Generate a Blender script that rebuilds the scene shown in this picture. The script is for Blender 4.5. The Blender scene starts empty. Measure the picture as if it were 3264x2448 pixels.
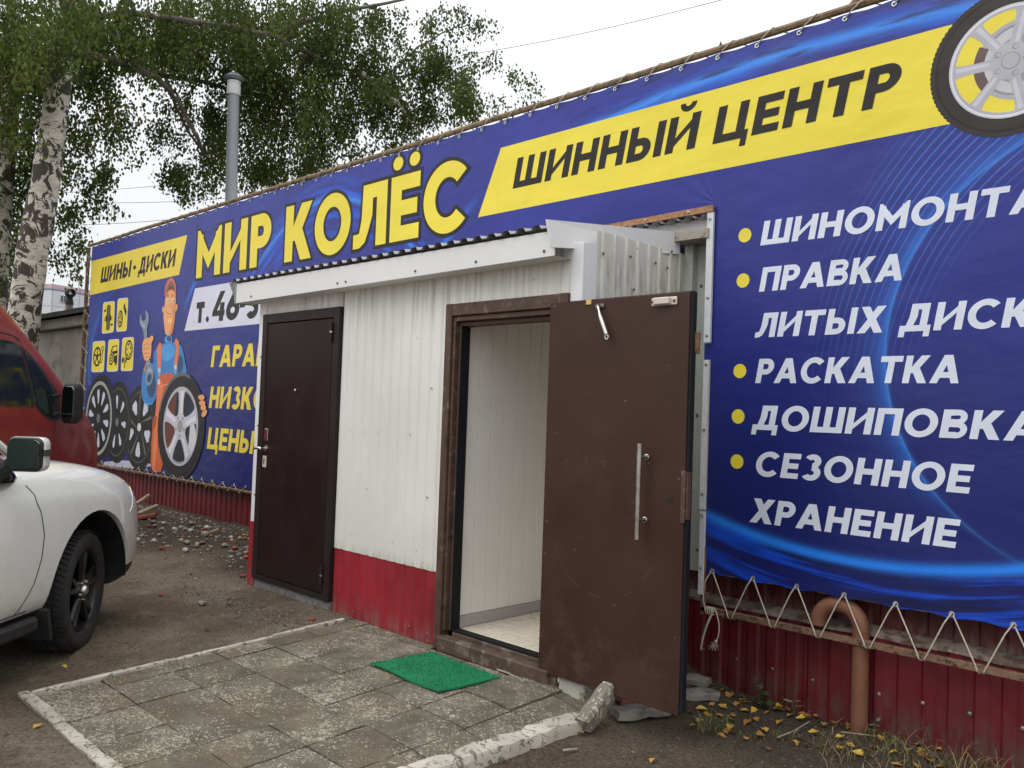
import bpy, bmesh, math, random
from math import sin, cos, pi, radians, sqrt
from mathutils import Vector, Matrix, geometry, noise
from mathutils.bvhtree import BVHTree
import numpy as np
random.seed(7)
SC = bpy.context.scene
COL = SC.collection

# ------------------------------------------------------------------ camera
F, AZ, PI_, RO = 2711.61, 2.351918, 0.033491, -0.035565
CAM = Vector((2.62783, -4.26566, 1.52627))
fw = Vector((cos(AZ)*cos(PI_), sin(AZ)*cos(PI_), sin(PI_)))
_rt = Vector((sin(AZ), -cos(AZ), 0)); _up = _rt.cross(fw)
rt = _rt*cos(RO)-_up*sin(RO); up = _up*cos(RO)+_rt*sin(RO)
cd = bpy.data.cameras.new('camera'); cam = bpy.data.objects.new('camera', cd); COL.objects.link(cam)
cd.sensor_width = 36; cd.lens = F/3264*36; cd.clip_start = .05; cd.clip_end = 2000
M3 = Matrix((rt, up, -fw)).transposed()
cam.matrix_world = Matrix.Translation(CAM) @ M3.to_4x4()
SC.camera = cam

# ------------------------------------------------------------------ sky, sun, exposure
SC.view_settings.view_transform = 'Standard'; SC.view_settings.look = 'None'
SC.view_settings.exposure = 0.0; SC.view_settings.gamma = 1; SC.view_settings.use_curve_mapping = False
W_ = bpy.data.worlds.new('World'); SC.world = W_; W_.use_nodes = True
nt = W_.node_tree; nt.nodes.clear()
SUN_EL, SUN_AZ = radians(48), radians(250)          # azimuth counter-clockwise from +X
sky = nt.nodes.new('ShaderNodeTexSky'); sky.sky_type = 'NISHITA'; sky.sun_disc = False
sky.sun_elevation = SUN_EL; sky.sun_rotation = radians(90)-SUN_AZ
hs = nt.nodes.new('ShaderNodeHueSaturation'); hs.inputs['Saturation'].default_value = .25
nt.links.new(sky.outputs[0], hs.inputs['Color'])
b1 = nt.nodes.new('ShaderNodeBackground'); b1.inputs[1].default_value = .05
nt.links.new(hs.outputs[0], b1.inputs[0])
tc = nt.nodes.new('ShaderNodeTexCoord'); sx = nt.nodes.new('ShaderNodeSeparateXYZ')
nt.links.new(tc.outputs['Generated'], sx.inputs[0])
mr = nt.nodes.new('ShaderNodeMapRange'); mr.inputs[1].default_value = 0; mr.inputs[2].default_value = 1
mr.inputs[3].default_value = .60; mr.inputs[4].default_value = 2.35
pw = nt.nodes.new('ShaderNodeMath'); pw.operation = 'POWER'; pw.inputs[1].default_value = 1.5; pw.use_clamp = True
mxz = nt.nodes.new('ShaderNodeMath'); mxz.operation = 'MAXIMUM'; mxz.inputs[1].default_value = 0; nt.links.new(sx.outputs[2], mxz.inputs[0]); nt.links.new(mxz.outputs[0], pw.inputs[0]); nt.links.new(pw.outputs[0], mr.inputs[0])
nz = nt.nodes.new('ShaderNodeTexNoise'); nz.inputs['Scale'].default_value = 2.2; nz.inputs['Detail'].default_value = 3
nt.links.new(tc.outputs['Generated'], nz.inputs[0])
mr2 = nt.nodes.new('ShaderNodeMapRange'); mr2.inputs[3].default_value = .86; mr2.inputs[4].default_value = 1.10
nt.links.new(nz.outputs[0], mr2.inputs[0])
mu = nt.nodes.new('ShaderNodeMath'); mu.operation = 'MULTIPLY'
nt.links.new(mr.outputs[0], mu.inputs[0]); nt.links.new(mr2.outputs[0], mu.inputs[1])
b2 = nt.nodes.new('ShaderNodeBackground'); b2.inputs[0].default_value = (.965, .98, 1.0, 1)
nt.links.new(mu.outputs[0], b2.inputs[1])
ad = nt.nodes.new('ShaderNodeAddShader'); nt.links.new(b1.outputs[0], ad.inputs[0]); nt.links.new(b2.outputs[0], ad.inputs[1])
wo = nt.nodes.new('ShaderNodeOutputWorld'); nt.links.new(ad.outputs[0], wo.inputs[0])
sd = bpy.data.lights.new('sun', 'SUN'); sd.energy = .7; sd.angle = radians(35); sd.color = (1, .97, .92)
so = bpy.data.objects.new('sun', sd); COL.objects.link(so)
so.rotation_euler = Vector((cos(SUN_AZ)*cos(SUN_EL), sin(SUN_AZ)*cos(SUN_EL), sin(SUN_EL))).to_track_quat('Z', 'Y').to_euler()

# ------------------------------------------------------------------ measuring helpers: a sight line met with a real plane
def ray(px, py): return fw+rt*((px-1632)/F)-up*((py-1224)/F)
def WY(px, py, Y=0.): d = ray(px, py); return CAM+d*((Y-CAM.y)/d.y)
def WX(px, py, X): d = ray(px, py); return CAM+d*((X-CAM.x)/d.x)
def WD(px, py, D): return CAM+ray(px, py)*D
def sstep(a, b, x):
    t = max(0., min(1., (x-a)/(b-a))); return t*t*(3-2*t)
def gz(x, y):
    """height of the yard: level in front, rising a little to the wall, banked up at the left"""
    s = .05-.048*sstep(-.45, .25, x)
    z = s*max(0., y+2.84) if y < .3 else s*3.14
    z += (sstep(-3.9, -5.2, x)*.13*sstep(-1.0, -.05, y) - .03*sstep(-7.2, -8.6, x)*sstep(-1, 0, y)) if y < 1 else 0
    return z
def WG(px, py, dz=0.):
    d = ray(px, py); t = (dz-CAM.z)/d.z
    for _ in range(25):
        p = CAM+d*t; t += .6*((gz(p.x, p.y)+dz)-p.z)/d.z
    return CAM+d*t

# ------------------------------------------------------------------ shader expressions
class E_:
    def __init__(s, nt, o): s.nt, s.o = nt, o
    def _m(s, op, *a):
        n = s.nt.nodes.new('ShaderNodeMath'); n.operation = op
        for i, v in enumerate((s,)+a):
            if isinstance(v, E_): s.nt.links.new(v.o, n.inputs[i])
            else: n.inputs[i].default_value = v
        return E_(s.nt, n.outputs[0])
    def __add__(s, o): return s._m('ADD', o)
    __radd__ = __add__
    def __mul__(s, o): return s._m('MULTIPLY', o)
    __rmul__ = __mul__
    def __sub__(s, o): return s._m('SUBTRACT', o)
    def __neg__(s): return s*-1.
    def __truediv__(s, o): return s._m('DIVIDE', o)
    def __pow__(s, o): return s._m('POWER', o)
    def abs(s): return s._m('ABSOLUTE')
    def sin(s): return s._m('SINE')
    def sqrt(s): return s._m('SQRT')
    def fract(s): return s._m('FRACT')
    def gt(s, o): return s._m('GREATER_THAN', o)
    def lt(s, o): return s._m('LESS_THAN', o)
    def min(s, o): return s._m('MINIMUM', o)
    def max(s, o): return s._m('MAXIMUM', o)
    def exp(s): return s._m('EXPONENT')
    def map(s, a, b, c=0., d=1., smooth=True):
        n = s.nt.nodes.new('ShaderNodeMapRange'); n.interpolation_type = 'SMOOTHSTEP' if smooth else 'LINEAR'
        s.nt.links.new(s.o, n.inputs[0])
        for i, v in ((1, a), (2, b), (3, c), (4, d)): n.inputs[i].default_value = v
        return E_(s.nt, n.outputs[0])
class Sh:
    def __init__(s, name):
        s.m = bpy.data.materials.new(name); s.m.use_nodes = True; s.nt = s.m.node_tree
        s.b = s.nt.nodes['Principled BSDF']; s._pos = None; s._bump = None
    def pos(s, obj=False):
        if obj:
            n = s.nt.nodes.new('ShaderNodeTexCoord'); return n.outputs['Object']
        if s._pos is None: s._pos = s.nt.nodes.new('ShaderNodeNewGeometry').outputs['Position']
        return s._pos
    def xyz(s, vec=None):
        n = s.nt.nodes.new('ShaderNodeSeparateXYZ'); s.nt.links.new(vec or s.pos(), n.inputs[0])
        return [E_(s.nt, n.outputs[i]) for i in range(3)]
    def vec(s, x, y, z):
        n = s.nt.nodes.new('ShaderNodeCombineXYZ')
        for i, v in enumerate((x, y, z)):
            if isinstance(v, E_): s.nt.links.new(v.o, n.inputs[i])
            else: n.inputs[i].default_value = v
        return n.outputs[0]
    def noise(s, scale, detail=3, rough=.55, vec=None, dist=0.):
        n = s.nt.nodes.new('ShaderNodeTexNoise'); n.inputs['Scale'].default_value = scale
        n.inputs['Detail'].default_value = detail; n.inputs['Roughness'].default_value = rough
        n.inputs['Distortion'].default_value = dist
        s.nt.links.new(vec or s.pos(), n.inputs['Vector']); return E_(s.nt, n.outputs[0])
    def voro(s, scale, vec=None, feature='F1'):
        n = s.nt.nodes.new('ShaderNodeTexVoronoi'); n.inputs['Scale'].default_value = scale; n.feature = feature
        s.nt.links.new(vec or s.pos(), n.inputs['Vector']); return E_(s.nt, n.outputs[0])
    def rnd(s):
        n = s.nt.nodes.new('ShaderNodeObjectInfo'); return E_(s.nt, n.outputs['Random'])
    def mix(s, f, a, b):
        n = s.nt.nodes.new('ShaderNodeMix'); n.data_type = 'RGBA'; n.clamp_factor = True
        if isinstance(f, E_): s.nt.links.new(f.o, n.inputs[0])
        else: n.inputs[0].default_value = f
        for i, v in ((6, a), (7, b)):
            if isinstance(v, tuple): n.inputs[i].default_value = (*v[:3], 1)
            else: s.nt.links.new(v, n.inputs[i])
        return n.outputs[2]
    def scale(s, c, k):
        """colour times a number"""
        n = s.nt.nodes.new('ShaderNodeVectorMath'); n.operation = 'SCALE'
        if isinstance(c, tuple): n.inputs[0].default_value = c[:3]
        else: s.nt.links.new(c, n.inputs[0])
        if isinstance(k, E_): s.nt.links.new(k.o, n.inputs['Scale'])
        else: n.inputs['Scale'].default_value = k
        return n.outputs[0]
    def col(s, c):
        if isinstance(c, tuple): s.b.inputs['Base Color'].default_value = (*c[:3], 1)
        else: s.nt.links.new(c, s.b.inputs['Base Color'])
    def rough(s, r):
        if isinstance(r, E_): s.nt.links.new(r.o, s.b.inputs['Roughness'])
        else: s.b.inputs['Roughness'].default_value = r
    def bump(s, h, strength=.3, dist=.01):
        n = s.nt.nodes.new('ShaderNodeBump'); n.inputs['Strength'].default_value = strength; n.inputs['Distance'].default_value = dist
        s.nt.links.new(h.o, n.inputs['Height'])
        if s._bump is not None: s.nt.links.new(s._bump, n.inputs['Normal'])
        s._bump = n.outputs[0]; s.nt.links.new(s._bump, s.b.inputs['Normal'])
def mat(name, c, rough=.6, metal=0., var=.15, vs=3., fine=.08, fs=60., bump=.0, bs=120., bd=.002, dirt=None, ds=6., dt=(.5, .62), dirt2=None, obj=False, spec=None):
    """a weathered surface: slow and fine colour variation, optional stains of a second colour, fine relief"""
    s = Sh(name); v = s.pos(obj)
    cc = s.scale(c, s.noise(vs, 3, vec=v).map(.3, .7, 1-var, 1+var))
    if dirt: cc = s.mix(s.noise(ds, 6, .68, vec=v).map(dt[0], dt[1]), cc, dirt)
    if dirt2: cc = s.mix(s.noise(dirt2[1], 5, .7, vec=v).map(dirt2[2], dirt2[3]), cc, dirt2[0])
    cc = s.scale(cc, s.noise(fs, 2, vec=v).map(.25, .75, 1-fine, 1+fine))
    s.col(cc); s.rough(s.noise(vs*2, 2, vec=v).map(.3, .7, max(.03, rough-.07), min(1, rough+.07))); s.b.inputs['Metallic'].default_value = metal
    if spec is not None: s.b.inputs['Specular IOR Level'].default_value = spec
    if bump: s.bump(s.noise(bs, 3, vec=v), bump, bd)
    return s.m

# ------------------------------------------------------------------ mesh helpers
class MB:
    def __init__(s): s.v = []; s.f = []; s.mi = []
    def add(s, vs, fs, m=0):
        o = len(s.v); s.v += [tuple(p) for p in vs]; s.f += [tuple(i+o for i in f) for f in fs]; s.mi += [m]*len(fs); return s
    def box(s, x0, x1, y0, y1, z0, z1, m=0, bev=0.):
        if x0 > x1: x0, x1 = x1, x0
        if y0 > y1: y0, y1 = y1, y0
        if z0 > z1: z0, z1 = z1, z0
        b = min(bev, (x1-x0)*.45, (y1-y0)*.45, (z1-z0)*.45)
        if b <= 0:
            vs = [(x, y, z) for x in (x0, x1) for y in (y0, y1) for z in (z0, z1)]
            return s.add(vs, [(0, 1, 3, 2), (4, 6, 7, 5), (0, 4, 5, 1), (2, 3, 7, 6), (0, 2, 6, 4), (1, 5, 7, 3)], m)
        bm = bmesh.new(); bmesh.ops.create_cube(bm, size=1)
        for v in bm.verts: v.co = Vector(((x0+x1)/2+v.co.x*(x1-x0), (y0+y1)/2+v.co.y*(y1-y0), (z0+z1)/2+v.co.z*(z1-z0)))
        bmesh.ops.bevel(bm, geom=bm.edges[:]+bm.verts[:], offset=b, segments=1, affect='EDGES')
        bm.verts.index_update(); s.add([v.co for v in bm.verts], [[v.index for v in f.verts] for f in bm.faces], m); bm.free(); return s
    def obox(s, c, ax, ay, az, m=0):
        """box from its centre and three half-axis vectors"""
        c, ax, ay, az = map(Vector, (c, ax, ay, az))
        vs = [c+ax*i+ay*j+az*k for i in (-1, 1) for j in (-1, 1) for k in (-1, 1)]
        return s.add(vs, [(0, 1, 3, 2), (4, 6, 7, 5), (0, 4, 5, 1), (2, 3, 7, 6), (0, 2, 6, 4), (1, 5, 7, 3)], m)
    def tube(s, pts, r, n=8, m=0, cap=True, jitter=0.):
        pts = [Vector(p) for p in pts]; rr = r if isinstance(r, (list, tuple)) else [r]*len(pts)
        vs = []; fs = []; prev = None
        for i, p in enumerate(pts):
            t = (pts[min(i+1, len(pts)-1)]-pts[max(i-1, 0)]).normalized()
            if prev is None: a = t.orthogonal().normalized()
            else: a = (prev-t*prev.dot(t)).normalized()
            prev = a; b = t.cross(a)
            for k in range(n):
                q = rr[i]*(1+random.uniform(-jitter, jitter))
                vs.append(p+(a*cos(2*pi*k/n)+b*sin(2*pi*k/n))*q)
        for i in range(len(pts)-1):
            for k in range(n): fs.append((i*n+k, i*n+(k+1) % n, (i+1)*n+(k+1) % n, (i+1)*n+k))
        if cap: fs.append(tuple(range(n-1, -1, -1))); fs.append(tuple((len(pts)-1)*n+k for k in range(n)))
        return s.add(vs, fs, m)
    def lathe(s, prof, c, axis, n=24, m=0, u=None):
        """profile of (radius, height) turned about an axis through c"""
        c = Vector(c); t = Vector(axis).normalized(); a = (Vector(u) if u else t.orthogonal()).normalized(); b = t.cross(a)
        vs = [c+t*h+(a*cos(2*pi*k/n)+b*sin(2*pi*k/n))*r for r, h in prof for k in range(n)]
        fs = [(i*n+k, i*n+(k+1) % n, (i+1)*n+(k+1) % n, (i+1)*n+k) for i in range(len(prof)-1) for k in range(n)]
        return s.add(vs, fs, m)
    def prism(s, poly, d, m=0):
        """closed polygon (3-D points, planar) pushed along d"""
        poly = [Vector(p) for p in poly]; d = Vector(d); n = len(poly)
        tr = geometry.tessellate_polygon([poly])
        fs = [tuple(t) for t in tr]+[tuple(i+n for i in reversed(t)) for t in tr]+[(i, (i+1) % n, (i+1) % n+n, i+n) for i in range(n)]
        return s.add(poly+[p+d for p in poly], fs, m)
    def rock(s, c, r, sq=(1, 1, .6), seed=0, m=0, sub=1):
        bm = bmesh.new(); bmesh.ops.create_icosphere(bm, subdivisions=sub, radius=1)
        rn = random.Random(seed); o = Vector((rn.random()*50,)*3)
        for v in bm.verts:
            k = 1+.45*noise.noise(v.co*1.3+o); v.co = Vector((v.co.x*sq[0]*k*r+c[0], v.co.y*sq[1]*k*r+c[1], v.co.z*sq[2]*k*r+c[2]))
        bm.verts.index_update(); s.add([v.co for v in bm.verts], [[v.index for v in f.verts] for f in bm.faces], m); bm.free(); return s
WL = {}
def wloc(o): return WL.get(o.name, Vector((0, 0, 0)))
def build(mb, name, mats, parent=None, label=None, cat=None, group=None, kind=None, smooth=False, local=False, loc=None, norm=True):
    if not isinstance(mats, (list, tuple)): mats = [mats]
    vs = mb.v
    if local: off = Vector((0, 0, 0)); L0 = Vector(loc) if loc else Vector((0, 0, 0))
    elif parent is not None: off = wloc(parent); L0 = Vector((0, 0, 0))
    else:
        a = np.array(vs); mn, mx = a.min(0), a.max(0)
        off = Vector((float(mn[0]+mx[0])/2, float(mn[1]+mx[1])/2, float(mn[2]))) if kind != 'structure' else Vector((0, 0, 0)); L0 = off
    me = bpy.data.meshes.new(name); me.from_pydata([(x-off.x, y-off.y, z-off.z) for x, y, z in vs], [], mb.f)
    for m in mats: me.materials.append(m)
    if len(mats) > 1: me.polygons.foreach_set('material_index', mb.mi)
    if norm:
        bm = bmesh.new(); bm.from_mesh(me); bmesh.ops.recalc_face_normals(bm, faces=bm.faces); bm.to_mesh(me); bm.free()
    if smooth: me.polygons.foreach_set('use_smooth', [True]*len(me.polygons)); me.set_sharp_from_angle(angle=radians(smooth if smooth is not True else 40))
    me.update()
    o = bpy.data.objects.new(name, me); COL.objects.link(o); o.location = L0
    if parent is not None: o.parent = parent; WL[o.name] = wloc(parent)
    else: WL[o.name] = L0.copy()
    tag(o, label, cat, group, kind); return o
def tag(o, label=None, cat=None, group=None, kind=None):
    for k, v in (('label', label), ('category', cat), ('group', group), ('kind', kind)):
        if v: o[k] = v
def thing(name, loc, label, cat, group=None, rz=0., kind=None):
    o = bpy.data.objects.new(name, None); COL.objects.link(o); o.location = loc; o.rotation_euler = (0, 0, rz); o.empty_display_size = .1
    WL[o.name] = Vector(loc); tag(o, label, cat, group, kind); return o
def dup(o, loc, rot=None, label=None, scale=None):
    c = o.copy(); COL.objects.link(c); c.location = loc
    if rot: c.rotation_euler = rot
    if label: c['label'] = label
    if scale: c.scale = scale
    for ch in list(o.children):
        k = ch.copy(); COL.objects.link(k); k.parent = c
        for g in list(ch.children): q = g.copy(); COL.objects.link(q); q.parent = k
    return c
# ------------------------------------------------------------------ materials
m_white = mat('white_sheet_metal', (.60, .595, .56), .5, var=.05, vs=1.2, fine=.03, fs=90, dirt=(.42, .39, .33), ds=2.2, dt=(.62, .85))
def wall_mat(name, c, dirtc, z0, z1):
    """sheet metal with splash dirt of its own near a seam height"""
    s = Sh(name); x, y, z = s.xyz()
    st = s.noise(1, 4, .65, vec=s.vec(x*30, y*30, z*5.)).map(.35, .7)
    low = z.map(z0, z1, 1, 0)
    cc = s.scale(c, s.noise(1.3, 3).map(.3, .7, .93, 1.06))
    cc = s.mix(st*low*.75, cc, dirtc)
    cc = s.mix((s.noise(55, 3, .6).gt(.70))*.5, cc, dirtc)
    if z0 < 1: cc = s.mix(s.noise(1, 3, .6, vec=s.vec(x*26, y*26, z*1.2)).map(.45, .7)*z.map(1.95, 2.36)*.55, cc, (.33, .30, .25)); cc = s.mix(s.noise(1, 4, .7, vec=s.vec(x*9, y*9, z*1.)).map(.6, .8)*.22, cc, (.40, .36, .29))  # towards the soffit: drip grime and rib shadows painted into the white
    s.col(cc); s.rough(.48); s.b.inputs['Specular IOR Level'].default_value = .35; return s.m
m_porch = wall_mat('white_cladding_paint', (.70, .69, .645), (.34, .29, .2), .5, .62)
m_porchside = wall_mat('cream_cladding_paint', (.66, .65, .58), (.26, .24, .18), 2.2, 2.6)
m_greywall = mat('grey_cladding_paint', (.50, .52, .47), .5, var=.08, dirt=(.2, .17, .12), ds=3, dt=(.62, .8))
def red_mat(name, c, dust, z0, z1):
    s = Sh(name); x, y, z = s.xyz()
    cc = s.scale(c, s.noise(2.2, 4).map(.3, .7, .8, 1.18))
    st = s.noise(1, 5, .7, vec=s.vec(x*22, y*22, z*6.)).map(.38, .66)
    cc = s.mix(st*z.map(z0, z1, 1, 0)*.8, cc, dust)
    cc = s.mix(s.noise(70, 2).gt(.72)*.35, cc, dust)
    s.col(cc); s.rough(s.noise(8, 3).map(.3, .7, .38, .6)); return s.m
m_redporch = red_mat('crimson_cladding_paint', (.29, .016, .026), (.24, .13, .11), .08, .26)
m_redwall = red_mat('shaded_red_cladding_paint', (.115, .006, .012), (.085, .055, .045), .02, .34)  # darker than the porch red: the wall's weaker light put into the colour
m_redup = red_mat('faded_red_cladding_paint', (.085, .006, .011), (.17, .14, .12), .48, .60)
m_ledge = mat('dirty_flashing', (.20, .16, .13), .8, var=.25, vs=9, dirt=(.09, .05, .04), ds=14, dt=(.45, .6), dirt2=((.3, .28, .22), 20, .6, .7))
m_rust = mat('rusty_steel', (.17, .10, .06), .85, var=.25, vs=12, fine=.2, fs=150, dirt=(.055, .025, .015), ds=30, dt=(.5, .62), bump=.4, bs=180)
m_rusttop = mat('rusty_ochre_tube', (.22, .155, .085), .85, var=.2, vs=10, dirt=(.07, .045, .03), ds=22, dt=(.5, .66), bump=.3)
m_frame = mat('old_brown_frame_paint', (.075, .040, .026), .62, var=.2, vs=7, fine=.12, dirt=(.15, .115, .085), ds=16, dt=(.54, .68), dirt2=((.025, .015, .012), 9, .6, .7), bump=.4, bs=60)
def leaf_mat():
    s = Sh('brown_door_paint'); x, y, z = s.xyz()
    cc = s.scale((.047, .0195, .0135), s.noise(2, 3).map(.3, .7, .93, 1.07))
    cc = s.scale(cc, s.noise(260, 2).map(.3, .7, .8, 1.2))
    cx = x*1.+.05; dd = ((cx*cx)+((z*1.)-.95)*((z*1.)-.95)*1.).sqrt()
    arc = ((dd-.33).abs()).lt(.0025)*z.lt(.85)*s.noise(14, 2).gt(.5)
    cc = s.mix(arc*.12, cc, (.22, .17, .15))
    cc = s.mix(s.noise(1, 4, vec=s.vec(x*9, y, z*60)).gt(.71)*.35, cc, (.16, .11, .09))
    cc = s.mix((s.noise(34, 2, .4).gt(.755))*.5, cc, (.24, .19, .17)); cc = s.mix(s.noise(5, 6, .75).map(.45, .75)*z.map(.75, .18)*.45, cc, (.12, .09, .07)); cc = s.mix(s.noise(3.2, 4, .6).map(.5, .75)*.25, cc, (.085, .050, .040))
    s.col(cc); s.rough(s.noise(4, 4, .6).map(.3, .7, .42, .62)); s.b.inputs['Specular IOR Level'].default_value = .3; s.bump(s.noise(1.6, 3), .25, .02); s.bump(s.noise(300, 1), .12, .001); return s.m
m_leaf = leaf_mat()
m_darkdoor = mat('dark_brown_powder_coat', (.017, .0085, .0078), .5, var=.06, vs=2, fine=.12, fs=300, bump=.1, bs=320, bd=.001, spec=.25)
m_darkframe = mat('dark_brown_frame_coat', (.022, .0155, .0135), .5, var=.06, fine=.1, fs=300, spec=.25)
m_seal = mat('dark_rubber', (.012, .012, .013), .7, var=.2, spec=.2)
m_steel = mat('brushed_steel', (.55, .54, .50), .32, 1, var=.05, vs=10, fine=.05, fs=200)
m_zinc = mat('zinc_bolt', (.42, .42, .40), .4, .9, var=.15, vs=30)
m_zincd = mat('weathered_bolt', (.24, .22, .19), .55, .6, var=.2, vs=30, dirt=(.12, .06, .03), ds=60)
m_cream = mat('cream_enamel', (.55, .50, .42), .5, var=.06, dirt=(.16, .07, .02), ds=70, dt=(.66, .7))
m_rope = mat('pale_cotton_rope', (.50, .45, .36), .9, var=.12, vs=40, fine=.15, fs=400, bump=.5, bs=500)
m_wood = mat('varnished_batten', (.36, .175, .075), .55, var=.12, vs=20, fine=.15, fs=120, dirt=(.2, .1, .05), ds=30)
m_beige = mat('beige_angle_iron', (.30, .27, .23), .6, var=.1, dirt=(.16, .09, .06), ds=26, dt=(.55, .65))
m_conc = mat('concrete', (.19, .175, .15), .9, var=.15, vs=5, fine=.15, fs=140, dirt=(.10, .09, .075), ds=8, dt=(.5, .7), bump=.5, bs=90, bd=.004)
m_pvc = mat('white_pvc_panel', (.84, .81, .77), .4, var=.02, fine=.015, fs=60)
m_pvcseam = mat('bright_panel_joint', (.85, .83, .80), .35, var=.01)
m_base = mat('grey_skirting_board', (.40, .37, .37), .4, var=.03)
m_tile = mat('beige_floor_tile', (.72, .65, .52), .28, var=.04, vs=8, fine=.03)
m_grout = mat('tile_grout', (.25, .2, .15), .9)
m_gapdark = mat('dark_void', (.02, .018, .016), .95)
m_roofin = mat('roof_sheet_zinc', (.34, .34, .35), .45, .3, var=.06)
m_fascia = mat('white_fascia_metal', (.70, .70, .68), .5, var=.03, vs=1., fine=.012, fs=30, dirt=(.55, .53, .48), ds=1.6, dt=(.6, .9), spec=.3)
m_trim = mat('white_trim_metal', (.74, .745, .74), .45, var=.03, vs=1.2, fine=.012, fs=30, spec=.35)
m_ibrown = mat('brown_pipe_paint', (.20, .083, .046), .65, var=.12, vs=6, fine=.12, fs=120, dirt=(.07, .03, .02), ds=24, dt=(.62, .68), bump=.3, bs=140)

# ------------------------------------------------------------------ the yard
def ground_mat():
    s = Sh('trodden_dirt'); x, y, z = s.xyz()
    big = s.noise(.9, 5, .6); mid = s.noise(5, 6, .68); fine = s.noise(60, 4, .7)
    c = s.mix(big.map(.38, .66), (.098, .075, .054), (.178, .143, .105))
    c = s.mix(mid.map(.50, .72)*.6, c, (.22, .185, .14))
    c = s.mix(s.noise(11, 6, .75).map(.56, .66)*.75, c, (.060, .046, .035))
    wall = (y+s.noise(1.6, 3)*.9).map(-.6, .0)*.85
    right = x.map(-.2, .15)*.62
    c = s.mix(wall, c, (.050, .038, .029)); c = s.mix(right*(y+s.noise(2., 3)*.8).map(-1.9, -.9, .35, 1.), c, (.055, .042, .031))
    c = s.scale(c, fine.map(.28, .72, .62, 1.42)); c = s.scale(c, s.noise(220, 2).map(.3, .7, .75, 1.3))
    s.col(c); s.rough(.95); s.b.inputs['Specular IOR Level'].default_value = .15
    s.bump(s.noise(7, 5, .65), .5, .035); s.bump(s.noise(45, 5, .72), .75, .012); s.bump(s.noise(180, 2), .6, .004); return s.m
m_dirt = ground_mat()
def ground_grid(x0, x1, y0, y1, nx, ny, amp, hole=None):
    vs = []; fs = []
    for j in range(ny+1):
        for i in range(nx+1):
            x = x0+(x1-x0)*i/nx; y = y0+(y1-y0)*j/ny; z = gz(x, y)-.008
            if amp:
                z += amp*(noise.noise(Vector((x*2.1, y*2.1, 0)))*1.0+noise.noise(Vector((x*7, y*7, 3)))*.45+noise.noise(Vector((x*19, y*19, 7)))*.22)
                if -2.17 < x < -.12 and -2.84 < y < -.5: z -= .045
            vs.append((x, y, z))
    for j in range(ny):
        for i in range(nx): a = j*(nx+1)+i; fs.append((a, a+1, a+nx+2, a+nx+1))
    return vs, fs
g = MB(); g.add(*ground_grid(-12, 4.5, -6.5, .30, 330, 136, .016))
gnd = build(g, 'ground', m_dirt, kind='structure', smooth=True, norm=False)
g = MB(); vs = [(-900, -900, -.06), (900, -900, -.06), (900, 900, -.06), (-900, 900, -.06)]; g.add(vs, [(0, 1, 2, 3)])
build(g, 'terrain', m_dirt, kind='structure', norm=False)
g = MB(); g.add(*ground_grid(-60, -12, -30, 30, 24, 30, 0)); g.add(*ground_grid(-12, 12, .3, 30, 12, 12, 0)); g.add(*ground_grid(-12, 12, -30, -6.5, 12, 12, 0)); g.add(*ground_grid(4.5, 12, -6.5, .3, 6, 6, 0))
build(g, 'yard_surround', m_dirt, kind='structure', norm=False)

# paved path in front of the door, slab by slab
def slab_mat():
    s = Sh('flaking_painted_slab'); r = s.rnd(); x, y, z = s.xyz()
    base = s.mix(r.map(0, 1, smooth=False), (.112, .096, .068), (.138, .124, .092))
    base = s.scale(base, s.noise(6, 4, .6).map(.3, .7, .74, 1.2))
    base = s.mix(s.noise(2.6, 4).map(.5, .68)*.6, base, (.135, .100, .062))
    wv = s.vec(x*1.+s.noise(9, 2)*.05, y*1.25, z)
    f1 = s.noise(36, 3, .62, vec=wv, dist=1.8); f2 = s.noise(3.1, 3, .6)
    amt = f1+(f2-.5)*.36+(r-.5)*.085
    flk = amt.map(.568, .60)
    c = s.mix(flk*.9, base, (.36, .325, .25))
    c = s.mix(s.noise(13, 5, .7).map(.62, .70)*.6, c, (.05, .046, .035))
    c = s.scale(c, s.noise(190, 3).map(.3, .7, .82, 1.18))
    s.col(c); s.rough(.9); s.b.inputs['Specular IOR Level'].default_value = .25
    s.bump(flk, .35, .002); s.bump(s.noise(90, 4), .5, .004); return s.m
m_slab = slab_mat()
def white_kerb(name, thr):
    s = Sh(name); n1 = s.noise(24, 4, .7, dist=1.); c = s.scale((.46, .42, .35), s.noise(5, 3).map(.3, .7, .8, 1.12))
    c = s.mix(n1.map(thr, thr+.05)*.85, c, (.11, .095, .07)); c = s.mix(s.noise(4, 4).map(.55, .75)*.5, c, (.22, .19, .14))
    s.col(c); s.rough(.85); s.bump(n1, .5, .004); s.bump(s.noise(100, 3), .4, .003); return s.m
m_kerb = white_kerb('whitewashed_kerb', .55); m_kerbbare = white_kerb('bare_kerb', .47)
pave = thing('pavement', (-1.2, -1.7, 0), None, None, kind='structure')
xs = [-2.155, -2.00, -1.66, -1.315, -.985, -.64, -.30, -.06]; ys = [-2.825, -2.50, -2.17, -1.855, -1.545, -1.24, -.93, -.62]
rs = random.Random(3)
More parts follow.
